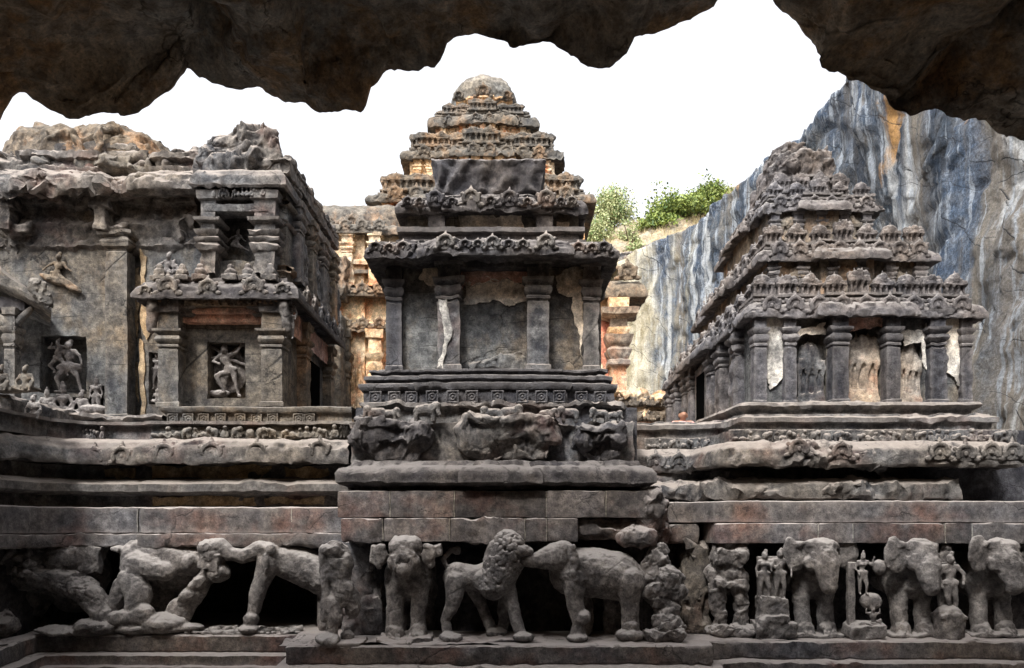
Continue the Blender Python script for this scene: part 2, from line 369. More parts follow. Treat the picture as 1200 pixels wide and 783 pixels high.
m = MB(); s = np.linspace(-1, 1, 60); g_ = np.sign(s)*np.abs(s)**3*900
A, B = np.meshgrid(g_, g_+20, indexing='ij'); m.add(np.stack([A, B, 0*A-3.6], -1).reshape(-1, 3), gridf(60, 60))
tag(m.build('ground', M_GRND), 'dusty courtyard ground at the foot of the temple', 'ground', kind='structure')

# right and rear cliff: one sheet following the quarry wall
cp = [(17, -14), (14.8, 2), (13.2, 10), (12.1, 18), (12.6, 25), (12.7, 32), (12.3, 45), (10.2, 54), (6, 59), (0, 63), (-14, 66), (-40, 60), (-60, 40)]
tops = [24, 22, 19, 17.6, 17.2, 17.9, 19.3, 19.9, 19.2, 18, 15, 12, 9]
d = np.array(cp, float); L = np.r_[0, np.cumsum(np.linalg.norm(np.diff(d, axis=0), axis=1))]
s = np.r_[np.arange(0, L[3], .5), np.arange(L[3], L[7], .17), np.arange(L[7], L[-1], .45)]
cx, cy, ct = np.interp(s, L, d[:, 0]), np.interp(s, L, d[:, 1]), np.interp(s, L, tops)
k = np.ones(9)/9
for _ in range(3): cx[4:-4] = np.convolve(cx, k, 'valid'); cy[4:-4] = np.convolve(cy, k, 'valid')
h = np.r_[np.linspace(0, 1, 115), ]
nx, ny = np.gradient(cy), -np.gradient(cx); nn = np.hypot(nx, ny); nx, ny = nx/nn, ny/nn
rows = []
for t_ in h:
    z = -3.8+(ct+3.8)*t_; o = .9*t_**2-.3*np.sin(t_*7)
    rows.append(np.stack([cx+nx*o, cy+ny*o, z], -1))
for o, dz in ((1.2, .1), (2, .1), (4, .0), (8, -.2), (16, -.6), (40, -1.5), (90, -4)): rows.append(np.stack([cx+nx*o, cy+ny*o, ct+dz], -1))
A = np.array(rows); V = A.reshape(-1, 3)
n1 = fbm(V*np.array([.22, .22, .13])+3, 3); n2 = vn(V@np.array([[.8, 0, .5], [0, .8, .3], [-.5, .3, .7]])*.62+9); n3 = fbm(V*2.2, 4)
V = V+np.array([.5, .3, .3])*n1+.12*(1-2*np.abs(n2))+.10*n3+.10*(1-3*np.abs(vn(V@np.array([[1, 0, 0], [0, .3, .9], [0, -.5, .5]])*.9+4)))
V = facet(V, 1.7, .17, 3, (1, .8, .7)); V = facet(V, .55, .05, 9)
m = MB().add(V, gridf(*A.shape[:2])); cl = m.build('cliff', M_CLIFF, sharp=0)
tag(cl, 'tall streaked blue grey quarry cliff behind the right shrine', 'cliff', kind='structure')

# hill above the rear cliff
xs = np.linspace(-30, 60, 190); ys = np.linspace(57, 130, 130); A, B = np.meshgrid(xs, ys, indexing='ij')
Zh = 18.4+np.clip(B-58, 0, 10)*np.interp(A, [-30, 3, 7.5, 10, 14, 18.5, 40], [.1, .45, .74, .84, .94, 1.08, 1.2])
V = np.stack([A, B, Zh], -1).reshape(-1, 3); V = V+np.array([.6, .6, 1.])*fbm(V*.35, 5)*.9
tag(MB().add(V, gridf(190, 130)).build('hill', M_SOIL, sharp=0), 'dry grassy hillside above the far cliff', 'hill', kind='structure')

# overhang of the cave the photographer stands in, with the cliff that goes up from it
E = [(-420, 120), (-200, 175), (-60, 170), (-5, 146), (10, 128), (22, 106), (35, 116), (55, 126), (80, 135), (110, 139), (140, 138), (160, 130), (178, 121), (192, 108), (206, 99), (214, 88), (221, 80), (235, 92),
     (250, 97), (268, 103), (290, 103), (305, 104), (322, 108), (335, 117), (350, 119), (375, 127), (400, 124), (424, 127), (431, 118), (434, 104), (441, 99), (450, 87), (468, 82), (492, 80), (500, 74),
     (515, 73), (521, 60), (522, 49), (531, 43), (560, 45), (590, 48), (620, 52), (645, 53), (660, 60), (675, 68), (690, 75), (712, 74), (728, 66), (737, 56), (739, 42), (748, 38), (765, 33),
     (790, 25), (815, 16), (838, 6), (852, -14), (868, -52), (884, -58), (899, -30), (905, 4), (915, 16), (934, 24), (942, 36), (951, 48), (956, 58), (970, 66), (976, 77), (990, 82), (1003, 87), (1015, 95),
     (1022, 103), (1038, 112), (1046, 123), (1060, 131), (1070, 134), (1083, 130), (1100, 134), (1112, 143), (1128, 150), (1140, 143), (1152, 146), (1165, 155), (1183, 160), (1200, 170), (1260, 195), (1400, 230), (1700, 240)]
E = np.array(E, float)
Ye_ = 6.7+.5*np.sin(E[:, 0]/170)+.35*(E[:, 0] > 860)*-2
EX = (E[:, 0]-600)*Ye_/F; EZ = (615-E[:, 1])*Ye_/F
o_ = np.argsort(EX); EX, EZ, EY = EX[o_], EZ[o_], Ye_[o_]
xs = np.r_[np.arange(-50, -7.6, .5), np.arange(-7.6, 7.6, .028), np.arange(7.6, 50, .5)]
ze = np.interp(xs, EX, EZ); ye = np.interp(xs, EX, EY)
ze = ze+.045*fbm(np.stack([xs*3.5, 0*xs, 0*xs], -1), 5, 2.1, .55)[:, 2]*(np.abs(xs) < 8)
def sm(a, w):
    out = a.copy()
    for i in range(len(a)): lo, hi = max(0, i-w), min(len(a), i+w+1); out[i] = a[lo:hi].mean()
    return out
zs1 = sm(ze, 18); zs2 = sm(ze, 70)
rows = []
for z, o in ((12.5, -40), (11.5, -14), (10.6, -6), (10, -2.5), (9.2, -.4)): rows.append(np.stack([xs, ye+.6+o, 0*xs+z], -1))
for u in np.linspace(1, 0, 26)[:-1]: rows.append(np.stack([xs, ye+.25*np.sin(u*1.6)+.12*u, ze+u**1.5*(8.5-ze)], -1))
for u in np.r_[np.linspace(0, 2.6, 85), np.linspace(2.7, 12, 50)]:
    a = min(1, u/.5); b_ = min(1, u/1.6); z = (ze*(1-a)+zs1*a)*(1-b_)+zs2*b_
    z = z+.16*(1-math.exp(-u*2.2))*(1-.3*b_)-.03*u
    rows.append(np.stack([xs, ye-u, z], -1))
for z in np.linspace(3.3, -3.7, 12): rows.append(np.stack([xs, ye-12.6, 0*xs+z], -1))
A = np.array(rows); V = A.reshape(-1, 3); nr, nc = A.shape[:2]
inn = np.clip((ye[None, :]-A[:, :, 1])/.35, 0, 1).reshape(-1, 1)
lift = np.maximum(0, fbm(V*.9+5, 2)[:, :1])
Dm = .20*fbm(V*np.array([.9, .9, .5])+2, 3)+.17*(1-2.2*np.abs(vn(V*np.array([1.3, .7, 1.])+8)))+.035*fbm(V*7, 3)
Vf = facet(V, .95, .10, 4, (1, .8, 1))-V; Vf += facet(V, .30, .018, 8)-V
V = V+Dm*inn+Vf*(.35+.65*inn)+np.array([0, 0, .10])*inn*lift+.012*fbm(V*9, 2)
ov = MB().add(V, gridf(nr, nc)).build('overhang_cliff', M_ROOF, sharp=32)
tag(ov, 'brown cave overhang hanging across the top of the view', 'overhang', kind='structure')

# ------------------------------------------------------------------ shared carved motifs
def kudu_mesh(v):
    P = []; rr = random.Random(v)
    for i in range(13):
        a = -.45+i*(math.pi+.9)/12; a2 = -.45+(i+1)*(math.pi+.9)/12
        if i < 12:
            P.append(cap_((.36*math.cos(a), -.1, .38+.36*math.sin(a)), (.36*math.cos(a2), -.1, .38+.36*math.sin(a2)), .1, .1))
            P.append(cap_((.19*math.cos(a), -.05, .36+.19*math.sin(a)), (.19*math.cos(a2), -.05, .36+.19*math.sin(a2)), .045, .045))
    P.append(ell((0, -.05, .36), (.1, .1, .11))); P.append(bx((0, .08, .36), (.7, .2, .62)))
    for sx in (-1, 1): P.append(ell((sx*.48, -.03, .1), (.16, .12, .12))); P.append(ell((sx*.42, -.02, .62), (.1, .08, .12)))
    P += [cap_((0, -.03, .72), (0, 0, 1.02), .15, .05), ell((0, -.04, .84), (.11, .12, .08))]
    return fuse(P, .030, 0, .025, 3, .018, v*5., 'kudu_arch')
KUDU = [kudu_mesh(i) for i in range(3)]
def aed_mesh(v):
    P = [bx((0, 0, .05), (1, .5, .1)), bx((0, 0, .14), (.86, .44, .1)), bx((0, .06, .36), (.84, .26, .42))]
    for sx in (-.4, -.14, .14, .4): P.append(bx((sx, -.08, .37), (.09, .2, .4))); P.append(bx((sx, -.1, .54), (.15, .24, .06)))
    P += [bx((0, 0, .62), (1.0, .54, .06)), bx((0, 0, .70), (.92, .5, .12))]
    if v == 0: P += [ell((0, 0, .76), (.42, .26, .3)), cap_((0, 0, .98), (0, 0, 1.14), .07, .03), ell((0, -.22, .8), (.16, .09, .17))]
    elif v == 1: P += [cap_((-.38, 0, .8), (.38, 0, .8), .2, .2), ell((0, -.18, .84), (.2, .1, .2)), cap_((-.2, 0, .98), (-.2, 0, 1.08), .05, .03), cap_((.2, 0, .98), (.2, 0, 1.08), .05, .03)]
    else: P += [ell((0, 0, .78), (.46, .28, .16)), ell((0, 0, .9), (.3, .2, .16)), cap_((0, 0, 1.0), (0, 0, 1.2), .08, .02), ell((0, -.2, .9), (.14, .1, .2))]
    return fuse(P, .030, 0, .03, 3, .018, v*3., 'aedicule')
AED = [aed_mesh(i) for i in range(3)]
def put(name, me, mat, parent, x, y, z, sx, sy=None, sz=None, rz=0, label=None):
    """a carved detail at a world position, as a child of its thing"""
    sy = sx if sy is None else sy; sz = sx if sz is None else sz
    M = Matrix.Translation((x, y, z))@Matrix.Rotation(rz, 4, 'Z')@Matrix.Diagonal((sx, sy, sz, 1))
    o = bpy.data.objects.new(name, me); COL.objects.link(o); 
    if not len(me.materials): me.materials.append(None)
    o.material_slots[0].link = 'OBJECT'; o.material_slots[0].material = mat
    if parent is not None: o.parent = parent; o.matrix_local = PINV.get(parent.name, Matrix.Identity(4))@M
    else: o.matrix_world = M
    if label: o['label'] = label
    return o
def rosette_mesh():
    P = [bx((0, .06, 0), (.9, .12, .9))]
    for a in (-1, 1): P += [bx((a*.44, 0, 0), (.1, .22, .98)), bx((0, 0, a*.44), (.98, .22, .1))]
    for i in range(12):
        a, b = i*math.tau/12, (i+1)*math.tau/12; P.append(cap_((.25*math.cos(a), -.02, .25*math.sin(a)), (.25*math.cos(b), -.02, .25*math.sin(b)), .06, .06, n=8))
    P.append(ell((0, -.02, 0), (.1, .1, .1)))
    return fuse(P, .036, 1, .025, 3, 0, 0, 'rosette_panel')
ROS = rosette_mesh()
def frieze_mesh(v, L=2.0, H=.3):
    """a run of little worn animals and seated dwarfs, about two metres"""
    rr = random.Random(v); P = [bx((L/2, .12, H*.06), (L, .16, H*.14)), bx((L/2, .16, H*.5), (L, .04, H))]; x = .06
    while x < L-.12:
        k = rr.random(); s = rr.uniform(.8, 1.1)*H
        if k < .45:
            f = rr.choice((-1, 1)); w = s*.62
            P += [ell((x+w*.5, .03, s*.5), (w*.46, .09, s*.26)), ell((x+w*.5+f*w*.45, 0, s*.62), (s*.2, .09, s*.2)),
                  cap_((x+w*.5+f*w*.55, -.02, s*.55), (x+w*.5+f*w*.62, -.02, s*.15), s*.08, s*.05)]
            for q in (.2, .8): P.append(cap_((x+w*q, .0, s*.45), (x+w*q, .0, .02), s*.11, s*.09))
            x += w*1.45
        elif k < .85:
            P += [ell((x+s*.2, .02, s*.36), (s*.2, .1, s*.28)), ell((x+s*.2, -.01, s*.78), (s*.15, .09, s*.16)),
                  cap_((x+s*.05, -.02, s*.5), (x-s*.05, -.05, s*.2), s*.08, s*.06), cap_((x+s*.35, -.02, s*.5), (x+s*.45, -.05, s*.2), s*.08, s*.06),
                  cap_((x+s*.1, -.05, s*.14), (x+s*.4, -.06, s*.1), s*.1, s*.08)]
            x += s*.6
        else: P.append(ell((x+s*.2, .03, s*.3), (s*.3, .1, s*rr.uniform(.2, .35)))); x += s*.6
    return fuse(P, .017, 2, .012, 9, .006, v*3., 'frieze_carving')
FRZ = [frieze_mesh(i+21) for i in range(3)]
def frieze(parent, x0, x1, y, z, h, mat, ax='x', dirn=1):
    x = x0; i = random.randrange(3)
    while x < x1-.05:
        s = h/.3; L = min(2.0*s, x1-x)
        if ax == 'x': put('frieze_carving', FRZ[i % 3], mat, parent, x, y, z, L/2.0, s, s)
        else: put('frieze_carving', FRZ[i % 3], mat, parent, y, x+(0 if dirn > 0 else L), z, L/2.0, s, s, rz=R(90*dirn))
        x += L; i += 1

def pil(x, y, z0, z1, w, res=.05, d=None, br=True):
    """square pilaster with cushion capital and bracket block, as swept rings"""
    h = z1-z0; d = d or w; p = [(x-w/2, y-d/2), (x+w/2, y-d/2), (x+w/2, y+d/2), (x-w/2, y+d/2)]
    f = w*.9
    pr = [(.09*f, 0), (.09*f, .045), (0, .055), (0, .60), (-.05*f, .605), (-.05*f, .625), (.05*f, .63), (.05*f, .65), (-.04*f, .66), (.10*f, .68), (.17*f, .71), (.10*f, .745),
          (-.02*f, .75), (.24*f, .79), (.26*f, .815), (.0, .82), (0, .93)]
    if br: pr += [(.16*f, .935), (.22*f, 1.0), (-.3*f, 1.0)]
    else: pr += [(0, 1.), (-.3*f, 1.)]
    return sweep(p, [(o, z0+t_*h) for o, t_ in pr], res, closed=True, pres=res)
def kap(z0, h, o=.45, back=-.5, lip=.06):
    """overhanging curved eave: profile from the wall out and back"""
    return [(back, z0+.02), (o*.1, z0+.02), (o*.72, z0-.03), (o*.97, z0-.05), (o, z0-.03), (o, z0+lip), (o*.93, z0+h*.35), (o*.74, z0+h*.65), (o*.42, z0+h*.86), (0, z0+h), (back, z0+h+.02)]
def slab(z0, z1, o=0, back=-.5, r=.03):
    return [(back, z0), (o-r, z0), (o, z0+r), (o, z1-r), (o-r, z1), (back, z1)]
def ragged(pts, Y, th=.014, seed=0., amp=.05, sub=10):
    """flake of old plaster: ragged outline in the wall plane, given pixel outline of the flake at depth Y"""
    q = [W(a, b, Y) for a, b in pts]; V = []
    for i in range(len(q)):
        a = np.array(q[i]); b = np.array(q[(i+1) % len(q)])
        for j in range(sub): V.append(a+(b-a)*j/sub)
    V = np.array(V); D = fbm(V*3.5+seed, 4)*amp; D[:, 1] = 0; V = V+D
    n = len(V); top = V-np.array([0, th, 0]); c = top.mean(0)[None]
    A = np.concatenate([V+np.array([0, .02, 0]), top])
    Fc = [[i, (i+1) % n, n+(i+1) % n, n+i] for i in range(n)]+[list(range(n, 2*n))]
    return A, Fc
def wall(x0, x1, z0, z1, Y, holes=(), res=.09):
    """wall face with recessed niches (x0,x1,z0,z1,depth)"""
    def cuts(a, b, ks):
        c = sorted({a, b, *[k for k in ks if a < k < b]}); out = []
        for i in range(len(c)-1):
            n = max(1, int((c[i+1]-c[i])/res)); out += list(np.linspace(c[i], c[i+1], n, endpoint=False))
        return np.array(out+[b])
    gx = cuts(x0, x1, [h[i] for h in holes for i in (0, 1)]); gz = cuts(z0, z1, [h[i] for h in holes for i in (2, 3)])
    A, B = np.meshgrid(gx, gz, indexing='ij'); V = np.stack([A, 0*A+Y, B], -1).reshape(-1, 3); Fc = gridf(len(gx), len(gz))
    c = V[Fc].mean(1); keep = np.ones(len(Fc), bool)
    for h in holes: keep &= ~((c[:, 0] > h[0]) & (c[:, 0] < h[1]) & (c[:, 2] > h[2]) & (c[:, 2] < h[3]))
    Vs = [V]; Fs = [Fc[keep]]; n = len(V)
    for h in holes:
        hx = gx[(gx >= h[0]-1e-6) & (gx <= h[1]+1e-6)]; hz = gz[(gz >= h[2]-1e-6) & (gz <= h[3]+1e-6)]; dy = np.linspace(Y, Y+h[4], max(2, int(h[4]/res)+1))
        for kind in range(5):
            if kind < 2: A, B = np.meshgrid(hx, dy, indexing='ij'); P = np.stack([A, B, 0*A+h[2+kind]], -1)
            elif kind < 4: A, B = np.meshgrid(hz, dy, indexing='ij'); P = np.stack([0*A+h[kind-2], B, A], -1)
            else: A, B = np.meshgrid(hx, hz, indexing='ij'); P = np.stack([A, 0*A+Y+h[4], B], -1)
            Vs.append(P.reshape(-1, 3)); Fs.append(gridf(*A.shape)+n); n += A.size
    return np.concatenate(Vs), np.concatenate(Fs)
def course(path, z0, z1, back, cuts_px, seed=0, res=.06, gap=.012):
    """row of dressed blocks along straight path segments; each block has its own tone"""
    m = MB(); rr = random.Random(seed)
    (x0, y), (x1, _) = path; cs = [x0]+[c for c in cuts_px if x0 < c < x1]+[x1]
    for i in range(len(cs)-1):
        V, Fc = box(cs[i]+gap/2, cs[i+1]-gap/2, y+rr.uniform(-.012, .012), y+back, z0+.004, z1-.004, res, .014, seed+i, skip='k')
        m.add(V, Fc, tint=rr.uniform(-.35, .35))
    MORTAR.extend([(c, y, z0, z1) for c in cs[1:-1]])
    return m
MORTAR = []
# ------------------------------------------------------------------ temple plinth (base of the whole court front)
LEDGE = -2.08
PL = thing('temple_plinth', 'long stepped stone plinth running across the bottom of the view with a dark statue recess', 'plinth', (0, 14.5, -3.6))
base_path = [(-8.45, 10.5), (-8.62, 12.9), (-8.94, 14.5), (-4.02, 14.5), (-3.89, 13.2), (3.45, 13.2), (3.55, 13.72), (16, 13.72)]
m = MB(); m.add(*sweep(base_path, [(-.12, LEDGE), (-.03, LEDGE), (0, LEDGE-.03), (0, LEDGE-.30), (-.03, LEDGE-.33), (.15, LEDGE-.34), (.19, LEDGE-.37), (.19, LEDGE-.54), (.34, LEDGE-.56), (.36, LEDGE-.6),
            (.36, LEDGE-.8), (.5, LEDGE-.82), (.5, -3.7)], .055))
m.build('stepped_base', M_BLOCK, PL, .012, 3.5, .035, 1.)
# ledge top: a rough sheet under the statues, dusty
xs = np.arange(-9.3, 12.5, .06); ys = np.arange(9.4, 18.4, .06); A, B = np.meshgrid(xs, ys, indexing='ij')
P = np.stack([A, B, 0*A+LEDGE-.008], -1).reshape(-1, 3); n_ = fbm(P*np.array([2.2, 2.2, 1])+4, 4)[:, 2]; P[:, 2] += np.clip(n_, 0, 1)*.07*np.clip(fbm(P*.7+9, 2)[:, 0]*3+.4, 0, 1)
Fc = gridf(*A.shape); c = P[Fc].mean(1)
front = np.interp(c[:, 0], [-9.3, -8.94, -4.03, -4.0, 3.42, 3.46, 12.5], [14.6, 14.55, 14.55, 13.25, 13.25, 13.8, 13.8])
left = c[:, 0] < np.interp(c[:, 1], [9.5, 10.5, 12.9, 14.5], [-8.4, -8.47, -8.65, -8.98])
Fc = Fc[(c[:, 1] > front) | left]
m = MB(); m.add(P, Fc); m.build('ledge_top', M_BLOCK, PL, sharp=0)

# central projecting bay ----------------------------------------------------
cxs = [X_(p, 13.9) for p in (457, 532, 640, 710)]
m = course([(-3.17, 13.9), (2.55, 13.9)], .125, .62, .8, cxs, 3); m.build('upper_block_course', M_BLOCK, PL, .006, 5, .012)
m = course([(-3.10, 13.84), (1.2, 13.84)], -.31, .122, 1.4, [X_(p, 13.9) for p in (449, 527, 615, 640)], 5)
V, Fc = box(.68, 2.6, 14.0, 15.2, -.28, .12, .05, .12, 4.); m.add(V, Fc); m.build('lower_block_course', M_BLOCK, PL, .008, 5, .05, 2.)
m = MB(); m.add(*sweep([(-3.19, 17), (-3.19, 13.82), (X_(537, 13.7), 13.8), (X_(537, 13.7), 13.7), (X_(636, 13.7), 13.7), (X_(636, 13.7), 13.8), (2.6, 13.82), (2.6, 17)],
        [(-.8, .63), (-.28, .63), (-.26, .70), (-.06, .72), (0, .76), (0, .93), (-.07, 1.03), (-.24, 1.09), (-.28, 1.17), (-.8, 1.18)], .05))
m.build('roll_moulding', M_DARK, PL, .010, 3, .03, 7.)
# broken corner rubble on the right end of the bay
fused('broken_corner', [ell((2.55, 14.2, .25), (.28, .4, .45)), ell((2.35, 14.1, -.25), (.4, .35, .22)), ell((2.72, 14.5, -.1), (.25, .4, .4))], .035, M_BLOCK, PL, 2, .05, 3, .08, 3.)
# recess behind the statues
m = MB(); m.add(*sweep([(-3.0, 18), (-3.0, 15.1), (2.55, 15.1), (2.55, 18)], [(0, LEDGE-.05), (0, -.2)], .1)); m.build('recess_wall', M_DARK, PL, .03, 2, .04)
V, Fc = box(X_(398, 14.35), X_(447, 14.35), 14.45, 15.3, LEDGE, -.28, .05, .1, 9.); m = MB().add(V, Fc); m.build('recess_pier', M_BLOCK, PL, .03, 3, .07, 4.)
V, Fc = box(-3.0, 2.4, 14.75, 20, -.33, 2.25, .4, 0); m = MB().add(V, Fc); V, Fc = box(-2.5, 1.8, 15.3, 19, 2.2, 2.97, .4, 0); m.add(V, Fc); m.build('core_masonry', M_DARK, PL)

# broken rock band with three great lumps --------------------------------
YB = 14.15
m = MB(); m.add(*sweep([(X_(412, 14.4), 17), (X_(412, 14.4), 14.45), (X_(744, 14.4), 14.45), (X_(744, 14.4), 17)], [(-.6, 1.15), (0, 1.15), (0, 1.9), (-.25, 1.92), (-.27, 2.22), (-.12, 2.25), (-.12, 2.32), (-.8, 2.34)], .05))
m.build('rough_band', M_STONE, PL, .03, 2.5, .06, 5.)
def lump(px0, px1, py0, py1, seed, lean):
    x0, x1, z1, z0 = X_(px0, YB), X_(px1, YB), Z_(py0, YB), Z_(py1, YB); w = x1-x0; h = z1-z0
    P = [bx(((x0+x1)/2, 14.45, z1-h*.28), (w*.86, .7, h*.5), (0, lean, 0)), bx(((x0+x1)/2+w*.04, 14.5, z0+h*.35), (w*.62, .5, h*.6), (.15, lean*1.5, 0)),
         ell((x0+w*.2, 14.35, z1-h*.45), (w*.22, .3, h*.42)), ell((x1-w*.2, 14.35, z1-h*.4), (w*.2, .3, h*.35)), bx(((x0+x1)/2, 14.2, z1-h*.14), (w*.7, .35, h*.2), (-.1, lean, .03))]
    fused('broken_rock', P, .032, M_DARK if seed % 2 else M_STONE, PL, 2, .05, 2.2, .09, seed*3.7)
lump(413, 512, 492, 541, 1, .1); lump(533, 658, 489, 540, 2, 0.02); lump(668, 742, 494, 541, 3, -.1)
# mouldings and rosette dado below the shrine wall
def stepped(px0, px1, a, b, Y, d, back=18):
    return [(X_(px0, Y), back), (X_(px0, Y), Y), (X_(a, Y), Y), (X_(a, Y), Y-d), (X_(b, Y-d), Y-d), (X_(b, Y-d), Y), (X_(px1, Y), Y), (X_(px1, Y), back)]
m = MB(); m.add(*sweep(stepped(422, 722, 488, 668, 14.75, .12), [(-.9, 2.28), (-.05, 2.28), (-.05, 2.57), (.0, 2.58), (.04, 2.64), (.04, 2.70), (-.12, 2.74), (-.13, 2.78), (-.06, 2.80), (-.06, 2.86), (-.2, 2.9), (-.2, 2.94), (-.14, 2.96), (-.14, 3.0), (-.34, 3.04), (-.9, 3.06)], .05))
m.build('stepped_mouldings', M_DARK, PL, .010, 3, .035, 2.)
for i, p in enumerate((440, 462, 482, 507, 531, 553, 583, 612, 634, 655, 681, 703)):
    put('rosette_panel', ROS, M_DARK, PL, X_(p, 14.7), 14.62+(0 if 488 < p < 668 else .1)-.03, 2.43, .24)

# left stretch ------------------------------------------------------------
lp = lambda Y, x1=-3.1: [(-8.75, 10.5), (-8.92, 12.9), (-8.9, 13.7), (-8.75, Y-.62), (-8.45, Y-.2), (-7.95, Y), (X_(170, 15), Y), (X_(170, 15), Y-.12), (x1, Y-.12)]
m = MB(); m.add(*sweep(lp(14.95), [(-3, -.17), (-.04, -.17), (0, -.15), (0, .32), (-.03, .34), (-.5, .35)], .06)); m.build('block_course', M_BLOCK, PL, .010, 4, .02, 1.)
m = MB(); m.add(*sweep(lp(14.85), [(-3, -.42), (0, -.42), (.02, -.39), (.02, -.18), (0, -.175), (-.4, -.174)], .06)); m.build('under_course', M_BLOCK, PL, .010, 4, .03, 2.)
m = MB(); m.add(*sweep(lp(14.9), [(-.9, .36), (-.34, .36), (-.34, .56), (-.05, .60), (.02, .64), (.02, .78), (-.08, .86), (-.32, .90), (-.34, 1.16), (-.9, 1.17)], .05)); m.build('middle_moulding', M_STONE, PL, .012, 3, .04, 3.)
for q_, (a_, b_, y_, z0_, z1_) in enumerate(((178, 318, 15.10, .90, 1.15), (335, 385, 15.10, .92, 1.12), (84, 160, 15.22, .92, 1.12), (178, 300, 15.11, .37, .55), (312, 380, 15.11, .38, .54))):
    m = MB(); pts_ = [(a_, 615-z1_*F/15.1), (b_, 615-z1_*F/15.1), (b_, 615-z0_*F/15.1), (a_, 615-z0_*F/15.1)]; m.add(*ragged(pts_, y_, seed=q_*4., sub=24, amp=.05)); m.build('recess_plaster', M_OCHR, PL)
m = MB(); m.add(*sweep(lp(14.75), [(-.9, 1.18), (-.05, 1.18), (.05, 1.16), (.07, 1.2), (.07, 1.28), (.03, 1.45), (-.08, 1.6), (-.24, 1.66), (-1.5, 1.67)], .045)); m.build('rounded_cornice', M_STONE, PL, .014, 3.2, .04, 4.)
for i, (p, y) in enumerate(((72, 541), (110, 545), (142, 544), (195, 541), (250, 540), (303, 540), (376, 538))):
    put('kudu_arch', KUDU[i % 3], M_STONE, PL, X_(p, 14.7), 14.62 if p > 170 else 14.74, Z_(y, 14.65), .42 if i != 4 else .5, .35, .42)
m = MB(); m.add(*sweep(lp(15.2), [(-1.2, 1.66), (-.08, 1.66), (-.08, 1.95), (.04, 1.97), (.04, 2.03), (-1.2, 2.05)], .06)); m.build('frieze_backing', M_STONE, PL, .01, 3, .02, 5.)
frieze(PL, X_(176, 15.1), X_(408, 15.1), 15.02, 1.68, .28, M_WALL)
frieze(PL, X_(66, 15.2), X_(125, 15.2), 15.14, 1.66, .28, M_STONE)
m = MB(); m.add(*sweep([(X_(190, 15.3), 17), (X_(190, 15.3), 15.3), (X_(412, 15.3), 15.3)], [(-.9, 2.0), (-.06, 2.0), (-.06, 2.22), (.02, 2.24), (.05, 2.29), (.05, 2.33), (-.06, 2.36), (-2, 2.38)], .05)); m.build('porch_dado', M_WALL, PL, .01, 3, .025, 6.)
for p in (203, 221, 239, 259, 282, 301, 320, 350, 363): put('rosette_panel', ROS, M_WALL, PL, X_(p, 15.35), 15.33, 2.11, .22)
m = MB(); m.add(*sweep([(-9.3, 11), (-9.6, 14.2), (-9.5, 15.3), (-9.1, 16.1), (-8.6, 16.4), (X_(192, 16.4), 16.4)], [(-1.4, 1.66), (-.05, 1.66), (-.05, 1.93), (.08, 1.95), (.1, 2.02), (-.1, 2.04), (-.1, 2.2), (.06, 2.22), (.12, 2.27), (.1, 2.32), (-2, 2.36)], .06)); m.build('hall_dado', M_STONE, PL, .016, 3, .05, 7.)
for p in (80, 97, 109, 117, 133, 160, 172): put('rosette_panel', ROS, M_STONE, PL, X_(p, 16.4), 16.44, 2.12, .17)
# back of the left hollow and masonry behind the bands
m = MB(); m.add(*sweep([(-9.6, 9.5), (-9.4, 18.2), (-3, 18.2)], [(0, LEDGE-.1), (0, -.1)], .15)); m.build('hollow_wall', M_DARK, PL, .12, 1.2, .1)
V, Fc = box(-14, -3.15, 15.5, 24, -.1, 1.9, .4, 0); MB().add(V, Fc).build('core_masonry', M_DARK, PL)
V, Fc = box(-14, -8.3, 8, 16, -.1, 1.9, .4, 0); V[:, 0] += np.where(V[:, 0] > -9, np.interp(V[:, 1], [8, 13, 16], [-.75, -1.0, -.6]), 0); MB().add(V, Fc).build('core_masonry', M_DARK, PL)

# right stretch -----------------------------------------------------------
def rp(Y, d=.0, x0=845, rec=1.1, ch=25, xe=13):
    return [(2.4, Y+rec), (X_(x0-ch, Y), Y+rec), (X_(x0, Y), Y), (xe, Y)]
m = MB(); m.add(*sweep([(2.5, 14.75), (X_(812, 14.6), 14.75), (X_(838, 14), 14.08), (12.6, 14.08)], [(-2, .035), (-.03, .035), (0, .05), (0, .42), (-.03, .435), (-.6, .44)], .055)); m.build('block_course', M_BLOCK, PL, .008, 4, .015, 11.)
m = course([(X_(839, 13.9), 14.02), (12.6, 14.02)], -.345, .03, 1.5, [X_(p, 13.9) for p in (962, 1003, 1112, 1144)], 8); 
V, Fc = box(2.6, X_(822, 14.5), 14.62, 16, -.36, .0, .06, .03, 3.); m.add(V, Fc); m.build('lower_block_course', M_BLOCK, PL, .008, 5, .02, 2.)
m = MB(); m.add(*sweep([(2.5, 15.0), (X_(815, 14.6), 15.0), (X_(845, 14.1), 14.2), (X_(1128, 14.1), 14.2), (X_(1128, 14.1), 15)], [(-.8, .46), (-.1, .46), (0, .50), (.02, .62), (0, .76), (-.12, .85), (-.6, .88), (-.65, 1.08), (-1.2, 1.09)], .045)); m.build('roll_moulding', M_STONE, PL, .016, 3, .07, 12.)
m = MB(); m.add(*sweep([(2.5, 15.6), (X_(815, 15), 15.6), (X_(847, 14), 14.1), (X_(1192, 14), 14.1), (X_(1192, 14), 17)], [(-1.4, 1.09), (-.05, 1.09), (.08, 1.05), (.12, 1.1), (.12, 1.2), (.06, 1.38), (-.1, 1.52), (-.25, 1.56), (-2.4, 1.57)], .045)); m.build('rounded_cornice', M_STONE, PL, .018, 3, .085, 13.)
